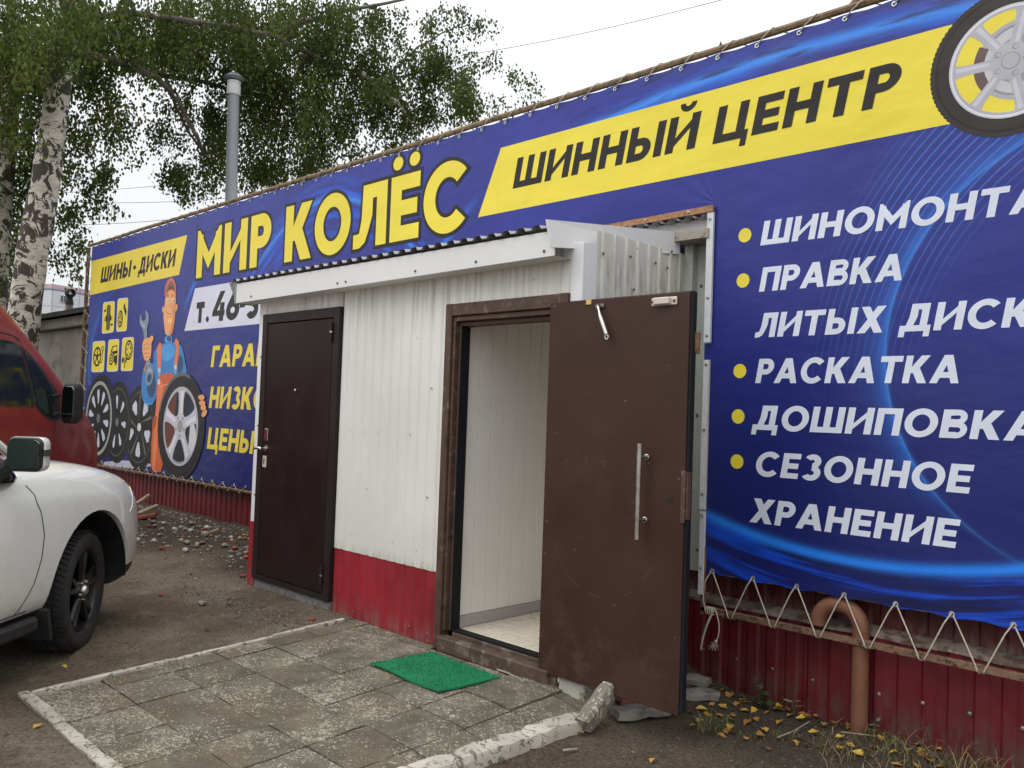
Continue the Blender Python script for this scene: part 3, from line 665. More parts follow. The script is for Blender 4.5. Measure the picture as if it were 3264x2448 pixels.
# scalloped edges between the eyelets
bot = []; x = .0
k = 0
while x < BR:
    bot.append((x, BZ0+.006*sin(max(0, (x-.044))/.2525*pi*2+pi/2)*-1)); x += .0315
bot.append((BR, BZ0)); top = []; x = BR
while x > BL: top.append((x, BZ1-.0035+.0045*cos((x+.01)/.2505*2*pi))); x -= .0315
top.append((BL, BZ1))
loop = out[:-1]+[(a, b) for a, b in bot]+top
mb.prism([(a, 0, b) for a, b in loop], (0, .0015, 0)); build(mb, 'vinyl_sheet', m_bg, ban)

YEL = (.80, .66, .045); YEL2 = (.78, .62, .05); INK = (.020, .017, .015); WHT = (.66, .70, .80); SKIN = (.78, .36, .13)
class Print:
    """flat print: every shape a hair above the one before it"""
    def __init__(s, base=.0006): s.mb = MB(); s.mats = []; s.k = 0; s.base = base
    def shape(s, loops, c, same=False):
        m = pcol(c)
        if m not in s.mats: s.mats.append(m)
        if not same: s.k += 1
        y = -(s.base+s.k*.00005); s.k += 0 if same is False else 1*0
        L = []
        for lp in loops:
            L.append([Vector((a, 0, b)) for a, b in lp])
        fl = [p for lp in L for p in lp]; tr = geometry.tessellate_polygon([[Vector((p.x, p.z, 0)) for p in lp] for lp in L])
        s.mb.add([(p.x, y, p.z) for p in fl], [t if ((fl[t[1]]-fl[t[0]]).cross(fl[t[2]]-fl[t[0]])).y < 0 else t[::-1] for t in tr], s.mats.index(m)); return s
    def done(s, name, parent=None, label=None): return build(s.mb, name, s.mats, parent or ban, label=label, norm=False)
def arc(cx, cy, rx, ry, a0, a1, n=22): return [(cx+rx*cos(radians(a0+(a1-a0)*i/n)), cy+ry*sin(radians(a0+(a1-a0)*i/n))) for i in range(n+1)]
def ell(cx, cy, rx, ry, n=36): return arc(cx, cy, rx, ry, 0, 360-360/n, n-1)
def R_(a, b, c, d): return [[(a, b), (c, b), (c, d), (a, d)]]
def ST(x0, y0, x1, y1, w): return [[(x0-w/2, y0), (x0+w/2, y0), (x1+w/2, y1), (x1-w/2, y1)]]
def glyph(c, t=.22):
    """letter as (width, list of [outer, holes...]) with capital height 1 and stroke t"""
    h = t*.92
    if c == 'Ш': w = 1.12; return w, [R_(0, 0, t, 1), R_(w/2-t/2, h*.5, w/2+t/2, 1), R_(w-t, 0, w, 1), R_(t*.5, 0, w-t*.5, h)]
    if c == 'Ц': w = .92; return w, [R_(0, 0, t, 1), R_(w-t-.1, 0, w-.1, 1), R_(t*.5, 0, w, h), R_(w-.16, -.22, w, h*.6)]
    if c in 'ИЙ':
        w = .86; g = [R_(0, 0, t, 1), R_(w-t, 0, w, 1), [[(0, 0), (.35*t, 0), (w-t*.5, .74), (w, 1), (w-.35*t, 1), (t*.5, .26)]]]
        if c == 'Й': g.append([arc(w/2+.02, 1.32, .23, .24, 180, 360, 14)+arc(w/2+.02, 1.32, .09, .09, 360, 180, 10)])
        return w, g
    if c == 'Н': w = .80; return w, [R_(0, 0, t, 1), R_(w-t, 0, w, 1), R_(t*.5, .5-h/2, w-t*.5, .5+h/2)]
    if c == 'О': w = 1.0; return w, [[ell(.5, .5, .5, .52), ell(.5, .5, .5-t, .52-h)]]
    if c == 'С': w = .92; return w, [[arc(.5, .5, .5, .52, 42, 318, 32)+arc(.5, .5, .5-t, .52-h, 318, 42, 28)]]
    if c == 'М': w = .98; return w, [R_(0, 0, t*.95, .9), R_(w-t*.95, 0, w, .9), [[(0, .70), (0, 1), (.40*t, 1), (w/2, .50), (w-.40*t, 1), (w, 1), (w, .70), (w-.6*t, .60), (w/2, .16), (.6*t, .60)]]]
    if c in 'РЬ':
        w = .70; zc = .675 if c == 'Р' else .325; r = .325
        b = [[(t*.4, zc-r), (w-r, zc-r)]+arc(w-r, zc, r, r, -90, 90, 16)+[(t*.4, zc+r)]]; b.append([(t, zc-r+h), (w-r, zc-r+h)]+arc(w-r, zc, r-t, r-h, -90, 90, 12)+[(t, zc+r-h)])
        return w, [R_(0, 0, t, 1), b]
    if c == 'Ы': w0, g = glyph('Ь', t); return w0+t+.12, g+[R_(w0+.12, 0, w0+.12+t, 1)]
    if c == 'В':
        w = .76; r = .29; r2 = .265
        return w, [R_(0, 0, t, 1), [[(t*.4, 0), (w-r, 0)]+arc(w-r, r, r, r, -90, 90, 14)+[(t*.4, 2*r)], [(t, h), (w-r, h)]+arc(w-r, r, r-t*.8, r-h*.9, -90, 90, 10)+[(t, 2*r-h*.9)]],
                [[(t*.4, 1-2*r2), (w-r-.03, 1-2*r2)]+arc(w-r-.03, 1-r2, r2, r2, -90, 90, 14)+[(t*.4, 1)], [(t, 1-2*r2+h*.9), (w-r-.03, 1-2*r2+h*.9)]+arc(w-r-.03, 1-r2, r2-t*.8, r2-h*.9, -90, 90, 10)+[(t, 1-h)]]]
    if c == 'П': w = .80; return w, [R_(0, 0, t, 1), R_(w-t, 0, w, 1), R_(t*.5, 1-h, w-t*.5, 1)]
    if c == 'Г': w = .62; return w, [R_(0, 0, t, 1), R_(t*.5, 1-h, w, 1)]
    if c == 'Т': w = .78; return w, [R_(w/2-t/2, 0, w/2+t/2, .95), R_(0, 1-h, w, 1)]
    if c in 'ЕЁ':
        w = .66; g = [R_(0, 0, t, 1), R_(t*.5, 0, w, h), R_(t*.5, 1-h, w, 1), R_(t*.5, .5-h/2, w-.05, .5+h/2)]
        if c == 'Ё': g += [[ell(.14, 1.20, .115, .105, 20)], [ell(.52, 1.20, .115, .105, 20)]]
        return w, g
    if c == 'А': w = .96; return w, [[[(0, 0), (t*1.08, 0), (w/2+.02, .72), (w/2+.08, 1), (w/2-.14, 1)]], [[(w, 0), (w-t*1.08, 0), (w/2-.03, .72), (w/2-.08, 1), (w/2+.14, 1)]], [[(.20, .19), (w-.20, .19), (w-.28, .19+h*.95), (.28, .19+h*.95)]]]
    if c == 'К': w = .82; return w, [R_(0, 0, t, 1), [[(t*.8, .34), (t*.8, .62), (w-1.38*t, 1), (w-.06, 1), (.56*w, .55), (t*1.2, .40)]] if False else ST(t*1.0, .36, w-.68*t, 1, 1.28*t), ST(.46*w, .54, w-.62*t, 0, 1.28*t)]
    if c == 'Х': w = .88; return w, [ST(.14, 0, w-.16, 1, 1.25*t), ST(w-.14, 0, .16, 1, 1.25*t)]
    if c == 'Л': w = .82; return w, [R_(w-t, 0, w, 1), R_(.24, 1-h, w-t*.5, 1), [[(.22, 1), (.20, .45), (.15, .24), (.09, h), (0, h), (0, 0), (.16, 0), (.30, .08), (.38, .25), (.22+t, .50), (.22+t, 1-h*.5), (.3, 1)]]]
    if c == 'Ж': w = 1.15; return w, [R_(w/2-t/2, 0, w/2+t/2, 1), ST(w/2+.06, .40, w-.16, 1, 1.2*t), ST(w/2+.08, .56, w-.14, 0, 1.2*t), ST(w/2-.06, .40, .16, 1, 1.2*t), ST(w/2-.08, .56, .14, 0, 1.2*t)]
    if c == 'Я':
        w, g = glyph('Р', t); g = [[[(w-a, b) for a, b in lp] for lp in part] for part in g]; return w, g+[ST(w-t*1.2, .42, .14, 0, 1.2*t)]
    if c == 'Д': w = .98; return w, [R_(w-.12-t, h*.5, w-.12, 1), R_(.30, 1-h, w-.12-t*.5, 1), [[(.28, 1), (.26, .52), (.17, h*.6), (.40, h*.6), (.28+t, .52), (.28+t, 1-h*.5), (.34, 1)]], R_(0, 0, w, h), R_(0, -.20, .19, h*.6), R_(w-.19, -.20, w, h*.6)]
    if c == 'З': w = .70; return w, [[arc(.34, .735, .31, .285, 150, -88, 20)+arc(.34, .735, .31-t, .285-h, -88, 150, 16)], [arc(.35, .285, .345, .305, 88, -150, 22)+arc(.35, .285, .345-t, .305-h, -150, 88, 18)]]
    if c == '4': w = .72; return w, [R_(.42, 0, .42+t, .62), [[(.36, 1), (.36+t*1.15, 1), (.27, .36), (w, .36), (w, .18), (0, .18), (0, .33)]]]
    if c == '6': w = .74; return w, [[ell(.37, .32, .37, .335), ell(.37, .32, .37-t, .335-h)], [[(.0, .33), (.04, .50), (.38, 1), (.64, 1), (.30, .56), (.2, .42)]]]
    if c == '3': return glyph('З', t)
    if c == '0': w = .76; return w, [[ell(.38, .5, .38, .52), ell(.38, .5, .38-t, .52-h)]]
    if c == '-': w = .30; return w, [R_(0, .36, .30, .36+h)]
    if c == '.': w = .2; return w, [[ell(.10, .10, .115, .105, 20)]]
    if c == '•': w = .28; return w, [[ell(.14, .50, .135, .13, 20)]]
    if c == 'т': w = .60; return w, [R_(w/2-t/2, 0, w/2+t/2, .70), R_(0, .72-h, w, .72)]
    return .30, []
def grow(lp, d):
    """polygon pushed outwards by d, corners mitred within reason"""
    n = len(lp); A = sum(lp[i][0]*lp[(i+1) % n][1]-lp[(i+1) % n][0]*lp[i][1] for i in range(n)); sg = 1 if A > 0 else -1; out = []
    for i in range(n):
        p0, p, p1 = Vector(lp[i-1]), Vector(lp[i]), Vector(lp[(i+1) % n]); a, b = (p-p0), (p1-p)
        if a.length < 1e-7 or b.length < 1e-7: out.append(tuple(p)); continue
        a.normalize(); b.normalize(); na = Vector((a.y, -a.x))*sg; nb = Vector((b.y, -b.x))*sg; m = na+nb
        if m.length < .2: out.append(tuple(p+na*d)); continue
        m.normalize(); out.append(tuple(p+m*d/max(.62, m.dot(na))))
    return out
def text(pr, s, x0, x1, z0, cap, c, slant=0., t=.22, gap=.10, space=.34, outline=0., oc=INK, wid=None):
    tot = 0; items = []
    for ch in s:
        if ch == ' ': tot += space; continue
        w, g = glyph(ch, t); items.append((tot, g)); tot += w+gap
    tot -= gap; k = (x1-x0)/tot
    def tr(lp, o): return [(x0+(o+a)*k+b*cap*slant, z0+b*cap) for a, b in lp]
    if outline:
        for o, g in items:
            for part in g: L = [tr(lp, o) for lp in part]; pr.shape([grow(L[0], outline)]+[grow(h, -outline*.9) for h in L[1:]], oc)
    for o, g in items:
        for part in g: pr.shape([tr(lp, o) for lp in part], c)
# yellow and white bars
p = Print(); p.shape([[(-2.02, 2.972), (1.30, 2.968), (1.30, 3.447), (-1.80, 3.452)]], YEL); p.done('yellow_stripe', label='long yellow stripe')
p = Print(); p.shape([[(-10.035, 2.965), (-7.15, 2.998), (-6.98, 3.446), (-10.035, 3.446)]], YEL2); p.done('yellow_stripe', label='short yellow stripe at the far left')
p = Print(); p.shape([[(-6.935, 2.328), (-3.70, 2.328), (-3.70, 2.54), (-3.96, 2.735), (-4.03, 2.797), (-6.71, 2.803)]], (.64, .66, .76)); p.done('white_stripe')
p = Print(.0010); text(p, 'ШИННЫЙ', -1.665, -.150, 3.128, .215, INK, .20, .235, .115); text(p, 'ЦЕНТР', -.03, 1.005, 3.126, .210, INK, .20, .235, .115); p.done('lettering', label='dark slanted words on the yellow stripe')
p = Print(.0010); text(p, 'ШИНЫ', -9.655, -8.62, 3.105, .212, INK, .22, .25, .11); text(p, '•', -8.53, -8.43, 3.105, .212, INK, .0); text(p, 'ДИСКИ', -8.36, -7.29, 3.112, .208, INK, .20, .24, .11); p.done('lettering', label='dark words on the short yellow stripe')
p = Print(.0006)
text(p, 'МИР', -6.70, -5.06, 2.915, .540, YEL, .0, .25, .12, outline=.030)
text(p, 'КОЛЁС', -4.785, -2.135, 2.905, .545, YEL, .0, .25, .09, outline=.030); p.done('lettering', label='large yellow words with black outline')
p = Print(.0010); text(p, 'т', -6.655, -6.455, 2.404, .325, INK, .05, .24); text(p, '.', -6.40, -6.335, 2.404, .31, INK)
text(p, '46', -6.265, -5.66, 2.400, .325, INK, .12, .25, .08); text(p, '-', -5.64, -5.53, 2.40, .325, INK); text(p, '30', -5.51, -4.95, 2.395, .325, INK, .10, .25, .08); p.done('lettering', label='dark telephone number on the white stripe')
p = Print(.0006)
for s_, z_, xe in (('ГАРАНТИЯ', 1.903, -4.32), ('НИЗКО', 1.460, -5.01), ('ЦЕНЫ', 1.017, -5.235)):
    p = Print(.0006); text(p, s_, -6.235, xe, z_, .232, YEL2, .15, .235, .10); p.done('lettering', label='yellow slanted word')
rows = [('ШИНОМОНТАЖ', .292, 1.848, 2.497), ('ПРАВКА', .291, 1.055, 2.240), ('ЛИТЫХ', .272, .965, 1.987), ('ДИСКОВ', 1.045, 1.90, 1.987), ('РАСКАТКА', .283, 1.320, 1.736), ('ДОШИПОВКА', .270, 1.655, 1.480), ('СЕЗОННОЕ', .290, 1.372, 1.229), ('ХРАНЕНИЕ', .270, 1.318, .973)]
for s_, a, b, z_ in rows: p = Print(.0006); text(p, s_, a, b, z_, .133, WHT, .17, .235, .105); p.done('lettering', label='white slanted word')
for x, z in ((.196, 2.566), (.192, 2.311), (.187, 1.803), (.184, 1.549), (.184, 1.298)): p = Print(.0006); p.shape([ell(x, z, .040, .040, 28)], YEL); p.done('bullet_dot')

# the printed tyre at the top right
def wheel(p, cx, cz, R, rim, nsp, spoke, dark, tyre=INK, ry=1., hub=(.42, .42, .46), ringc=(.50, .50, .55), back=None, sw=(.09, .13), rot=90, tread=True):
    T = lambda r, a, : (cx+r*cos(radians(a)), cz+r*ry*sin(radians(a)))
    tw = [T(R*(1-(.012 if (k % 2) else 0)), k*360/180) for k in range(180)] if tread else ell(cx, cz, R, R*ry, 60)
    p.shape([tw], tyre); p.shape([ell(cx, cz, R*.93, R*.93*ry, 60)], tuple(v*.55 for v in tyre)); p.shape([ell(cx, cz, R*.90, R*.90*ry, 60)], tuple(v*.9 for v in tyre))
    p.shape([ell(cx, cz, R*.765, R*.765*ry, 60)], (.012, .012, .014)); p.shape([ell(cx, cz, rim, rim*ry, 60)], ringc)
    p.shape([ell(cx, cz, rim*.975, rim*.975*ry, 60)], tuple(min(1, v*1.35) for v in ringc)); p.shape([ell(cx, cz, rim*.94, rim*.94*ry, 60)], tuple(v*.8 for v in ringc)); p.shape([ell(cx, cz, rim*.895, rim*.895*ry, 60)], dark)
    if back: back(p)
    for k in range(nsp):
        a = rot+k*360/nsp; ca, sa = cos(radians(a)), sin(radians(a))
        def Q(u, v): return (cx+(u*ca-v*sa), cz+(u*sa+v*ca)*ry)
        r0, r1 = rim*.22, rim*.92
        p.shape([[Q(r0, -sw[0]*rim*1.35), Q(rim*.35, -sw[0]*rim), Q(rim*.6, -sw[0]*rim*.95), Q(rim*.82, -sw[1]*rim*.8), Q(r1, -sw[1]*rim*1.15), Q(r1, sw[1]*rim*1.15), Q(rim*.82, sw[1]*rim*.8), Q(rim*.6, sw[0]*rim*.95), Q(rim*.35, sw[0]*rim), Q(r0, sw[0]*rim*1.35)]], spoke)
        p.shape([[Q(rim*.3, -sw[0]*rim*.5), Q(r1*.96, -sw[1]*rim*.55), Q(r1*.96, sw[1]*rim*.1), Q(rim*.3, sw[0]*rim*.1)]], tuple(min(1, v*1.3) for v in spoke))
    p.shape([ell(cx, cz, rim*.33, rim*.33*ry, 40)], spoke)
    for k in range(5):
        q = T(rim*.245, rot+36+k*72); p.shape([ell(*q, rim*.05, rim*.05, 16)], tuple(v*.45 for v in spoke)); p.shape([ell(q[0]+rim*.006, q[1], rim*.04, rim*.04, 16)], hub)
    p.shape([ell(cx, cz, rim*.15, rim*.15*ry, 28)], tuple(v*.6 for v in hub)); p.shape([ell(cx, cz, rim*.135, rim*.135*ry, 28)], hub)
def brake(p):
    cx, cz = 1.555, 3.205
    p.shape([ell(cx, cz, .185, .185, 50)], (.40, .40, .43)); p.shape([ell(cx, cz, .165, .165, 50)], (.26, .26, .28)); p.shape([ell(cx, cz, .155, .155, 50)], (.52, .52, .55)); p.shape([ell(cx, cz, .11, .11, 50)], (.30, .30, .32))
    p.shape([arc(cx, cz, .195, .195, 150, 215, 10)+arc(cx, cz, .15, .15, 215, 150, 10)], (.12, .07, .06))
p = Print(.0010); wheel(p, 1.515, 3.205, .348, .262, 7, (.42, .42, .46), YEL, (.040, .032, .030), back=brake, rot=180); p.done('tyre_picture', label='printed tyre with silver seven-spoke rim')

# the printed mechanic with his wheels (flat clip-art figure)
def TT(ox, oz, k): return lambda pts: [(lambda w: (w.x, w.z))(WY(ox+a*k, oz+b*k)) for a, b in pts]
T1 = TT(260, 860, .26522); T2 = TT(250, 1150, .27125)
def smooth(pts, it=2):
    for _ in range(it):
        q = []
        for i in range(len(pts)):
            a, b = pts[i], pts[(i+1) % len(pts)]; q += [(a[0]*.78+b[0]*.22, a[1]*.78+b[1]*.22), (a[0]*.22+b[0]*.78, a[1]*.22+b[1]*.78)]
        pts = q
    return pts
p = Print(.0006)
p.shape([T2([(300, 1190), (500, 1170), (860, 1185), (850, 1240), (620, 1268), (430, 1245), (300, 1225)])], (.42, .44, .52))
def plainwheel(p, cx, cz, rx, rz, kind):
    K = (.012, .012, .013)
    p.shape([ell(cx+.10*rx, cz, rx*1.0, rz*1.02, 56)], (.022, .022, .024)); p.shape([ell(cx, cz, rx, rz, 56)], K)
    g_ = (.30, .31, .28) if kind == 0 else (.07, .07, .06)
    p.shape([ell(cx, cz, rx*.90, rz*.86, 56)], g_); p.shape([ell(cx, cz, rx*(.80 if kind == 0 else .86), rz*(.775 if kind == 0 else .82), 56)], K)
    if kind == 2:
        ns = 5
        for k in range(ns):
            a = 90+36+k*72; p.shape([smooth([(cx+rx*.28*cos(radians(a)), cz+rz*.26*sin(radians(a))), (cx+rx*.76*cos(radians(a-17)), cz+rz*.72*sin(radians(a-17))), (cx+rx*.78*cos(radians(a+15)), cz+rz*.74*sin(radians(a+15)))], 1)], (.55, .57, .66))
            b = 90+k*72; p.shape([[(cx+rx*.8*cos(radians(b-2)), cz+rz*.78*sin(radians(b-2))), (cx+rx*.8*cos(radians(b+4)), cz+rz*.78*sin(radians(b+4))), (cx+rx*.1*cos(radians(b+60)), cz+rz*.1*sin(radians(b+60)))]], (.13, .13, .11))
        p.shape([ell(cx, cz, rx*.13, rz*.1, 16)], (.6, .6, .58))
    else:
        ns = 10 if kind == 0 else 7
        for k in range(ns):
            a = 90+k*360/ns+8; p.shape([smooth([(cx+rx*.26*cos(radians(a)), cz+rz*.25*sin(radians(a))), (cx+rx*.70*cos(radians(a-9)), cz+rz*.68*sin(radians(a-9))), (cx+rx*.70*cos(radians(a+9)), cz+rz*.68*sin(radians(a+9)))], 1)], (.50, .52, .60))
        p.shape([ell(cx, cz, rx*.12, rz*.11, 20)], (.13, .13, .14))
plainwheel(p, -7.75, 1.20, .42, .44, 1); plainwheel(p, -8.08, 1.18, .46, .52, 2); plainwheel(p, -8.80, 1.22, .42, .52, 1); plainwheel(p, -9.46, 1.25, .53, .585, 0)
p.done('wheel_row_picture', label='printed row of black alloy wheels')
p = Print(.0042)
BLU, BLU2, BLU3 = (.03, .20, .50), (.06, .30, .66), (.012, .055, .14); ORA, ORA2, ORA3 = (.55, .10, .03), (.72, .19, .06), (.36, .055, .02)
p.shape([smooth(T2([(760, 110), (745, 240), (742, 400), (775, 490), (830, 522), (890, 500), (920, 400), (960, 200), (930, 60), (860, 20), (790, 60)]))], BLU); p.shape([smooth(T2([(850, 260), (800, 320), (830, 420), (880, 440), (918, 330), (922, 120), (890, 100)]))], BLU3)
p.shape([smooth(T2([(752, 400), (775, 470), (830, 505), (890, 490), (870, 512), (825, 526), (772, 494)]), 1)], BLU2)
p.shape([smooth(T1([(872, 985), (905, 945), (960, 900), (1010, 878), (1060, 866), (1130, 876), (1190, 900), (1218, 940), (1250, 1110), (1275, 1260), (1150, 1400), (900, 1400), (868, 1130)]), 1)], BLU)
p.shape([smooth(T1([(960, 910), (1060, 880), (1130, 930), (1110, 1050), (1000, 1120), (962, 1040)]))], BLU2); p.shape([smooth(T1([(1175, 1010), (1215, 1050), (1230, 1180), (1190, 1255), (1150, 1230)]))], BLU3)
p.shape([smooth(T1([(1003, 880), (1003, 815), (1035, 782), (1085, 785), (1097, 830), (1090, 872)]), 1)], BLU2); p.shape([smooth(T1([(1025, 800), (1080, 795), (1085, 860), (1040, 865)]), 1)], BLU3)
# head
p.shape([smooth(T1([(1012, 330), (1040, 255), (1090, 235), (1130, 270), (1142, 420), (1122, 640), (1100, 740), (1085, 782), (1015, 785), (1003, 720), (985, 540), (1005, 420)]), 1)], SKIN)
p.shape([smooth(T1([(1120, 300), (1140, 420), (1120, 640), (1085, 780), (1050, 782), (1090, 660), (1110, 500)]), 1)], (.62, .22, .06))
p.shape([smooth(T1([(975, 450), (990, 438), (1006, 470), (1002, 520), (985, 520), (972, 490)]))], (.74, .32, .12)); p.shape([smooth(T1([(1138, 420), (1155, 410), (1163, 440), (1150, 490), (1134, 505)]))], (.74, .32, .12))
p.shape([smooth(T1([(1045, 590), (1085, 585), (1092, 620), (1060, 650), (1038, 625)]))], (.86, .50, .22))
p.shape([smooth(T1([(1008, 330), (1002, 230), (1030, 140), (1083, 86), (1125, 130), (1144, 210), (1140, 330), (1128, 270), (1090, 238), (1045, 262), (1018, 330)]), 1)], (.62, .13, .07))
p.shape([smooth(T1([(1020, 300), (1030, 200), (1085, 118), (1125, 190), (1130, 275), (1090, 228), (1045, 250)]), 1)], (.22, .09, .06)); p.shape([smooth(T1([(1040, 240), (1060, 200), (1085, 180), (1110, 205), (1125, 260), (1090, 232)]), 1)], (.12, .045, .03))
for ex in (1042, 1100):
    p.shape([T1([(ex-14, 300), (ex-4, 292), (ex+10, 300), (ex+12, 345), (ex+4, 320), (ex-10, 325), (ex-14, 350)])], (.40, .16, .06)); p.shape([T1([(ex+14*cos(k*.5), 368+26*sin(k*.5)) for k in range(12)])], (.75, .68, .58)); p.shape([T1([(ex+2+7*cos(k*.7), 373+11*sin(k*.7)) for k in range(9)])], (.06, .045, .03))
p.shape([smooth(T1([(1072, 380), (1085, 400), (1110, 460), (1100, 480), (1065, 440)]))], (.74, .24, .12)); p.shape([T1([(1010, 497), (1040, 512), (1075, 508), (1115, 488), (1095, 520), (1060, 532), (1030, 522)])], (.45, .07, .04)); p.shape([T1([(1025, 508), (1060, 513), (1100, 500), (1085, 516), (1055, 520)])], (.85, .75, .7))
# bib, straps
p.shape([smooth(T2([(930, 190), (1000, 152), (1060, 140), (1125, 160), (1180, 300), (1000, 700), (1010, 1310), (848, 1303), (866, 900), (880, 680), (912, 640)]), 1)], ORA)
p.shape([smooth(T2([(940, 260), (1000, 250), (990, 420), (950, 640), (940, 900), (900, 1290), (870, 1290), (885, 900), (912, 640)]), 1)], ORA2)
p.shape([smooth(T2([(905, 660), (930, 640), (915, 760), (890, 800), (880, 720)]), 1)], ORA3)
p.shape([T2([(975, 300), (1010, 278), (1065, 272), (1066, 280), (1012, 288), (980, 306)])], (.85, .35, .12))
p.shape([T1([(912, 930), (948, 868), (968, 893), (960, 1180), (920, 1200)])], ORA2); p.shape([T1([(1122, 862), (1143, 822), (1178, 860), (1172, 1010), (1155, 1155), (1117, 1152), (1140, 930)])], ORA2)
for x0, y0 in ((922, 1185), (1116, 1150)):
    p.shape([T1([(x0, y0), (x0+32, y0-12), (x0+36, y0+35), (x0+4, y0+50)])], (.55, .55, .58)); p.shape([T1([(x0+4, y0+48), (x0+34, y0+34), (x0+18, y0+105)])], (.62, .62, .66)); p.shape([T1([(x0+11, y0+52), (x0+27, y0+44), (x0+18, y0+85)])], BLU3)
p.shape([T1([(935+17*cos(k*.5), 1347+36*sin(k*.5)) for k in range(12)])], (.60, .58, .58))
# spanner and hand
GRY, GR2 = (.19, .25, .32), (.30, .38, .46)
p.shape([smooth(T1([(706, 560), (722, 522), (730, 600), (756, 616), (782, 585), (772, 480), (802, 505), (818, 565), (810, 645), (792, 705), (798, 840), (758, 845), (745, 722), (706, 650)]), 1)], GRY); p.shape([smooth(T1([(712, 600), (730, 640), (770, 660), (775, 700), (745, 700), (710, 650)]), 1)], GR2)
p.shape([smooth(T1([(775, 1100), (825, 1070), (842, 1150), (872, 1210), (868, 1300), (842, 1375), (800, 1398), (770, 1340), (775, 1230), (795, 1180)]), 1)], GRY); p.shape([smooth(T1([(800, 1270), (830, 1238), (850, 1268), (842, 1330), (806, 1362), (790, 1322)]), 1)], BLU3); p.shape([smooth(T1([(795, 1190), (840, 1180), (862, 1230), (850, 1240), (815, 1215), (785, 1260)]), 1)], GR2)
p.shape([smooth(T1([(770, 825), (825, 815), (842, 790), (868, 797), (872, 832), (846, 880), (846, 960), (838, 1060), (800, 1092), (762, 1090), (738, 1000), (735, 900), (750, 845)]), 1)], SKIN)
for q in ((745, 905), (740, 960), (742, 1015), (755, 1060)): p.shape([smooth(T1([(q[0], q[1]), (q[0]+40, q[1]-22), (q[0]+90, q[1]-10), (q[0]+92, q[1]), (q[0]+42, q[1]-12), (q[0]+4, q[1]+10)]), 1)], (.50, .18, .05))
p.shape([smooth(T2([(770, 120), (800, 20), (830, 10), (790, 80), (800, 130)]), 1)], (.60, .25, .08))
p.done('mechanic_picture', label='printed cartoon mechanic in orange overalls holding a spanner')
p = Print(.0088)
def blk(p):
    p.shape([arc(-6.90, 1.22, .40, .40, -60, 60, 20)], (.012, .03, .07)); p.shape([arc(-6.90, 1.22, .40, .40, 110, 240, 20)], (.13, .025, .012)); p.shape([arc(-6.72, 1.12, .23, .22, -80, 70, 16)], (.62, .60, .62))
wheel(p, -6.905, 1.235, .612, .455, 5, (.52, .52, .58), (.020, .020, .024), (.020, .019, .020), back=blk, hub=(.30, .28, .28), ringc=(.36, .36, .40), sw=(.135, .21), tread=False)
p.shape([arc(-6.905, 1.235, .612, .612, 70, 165, 26)+arc(-6.905, 1.235, .572, .572, 165, 70, 26)], (.10, .10, .11))
p.done('front_wheel_picture', label='printed wheel with five silver spokes')
p = Print(.0106)
for cx, cy, rx, ry_, a in ((1456, 430, 40, 34, 0), (1465, 497, 40, 33, .1), (1478, 550, 34, 36, .3), (1490, 618, 28, 50, .5)):
    for kx, cc in ((1.0, (.50, .17, .05)), (.9, SKIN)):
        p.shape([T2([(cx+rx*kx*cos(k*.4)*cos(a)-ry_*kx*sin(k*.4)*sin(a), cy+rx*kx*cos(k*.4)*sin(a)+ry_*kx*sin(k*.4)*cos(a)) for k in range(15)])], cc)
p.done('finger_picture', label='printed fingers gripping the wheel')
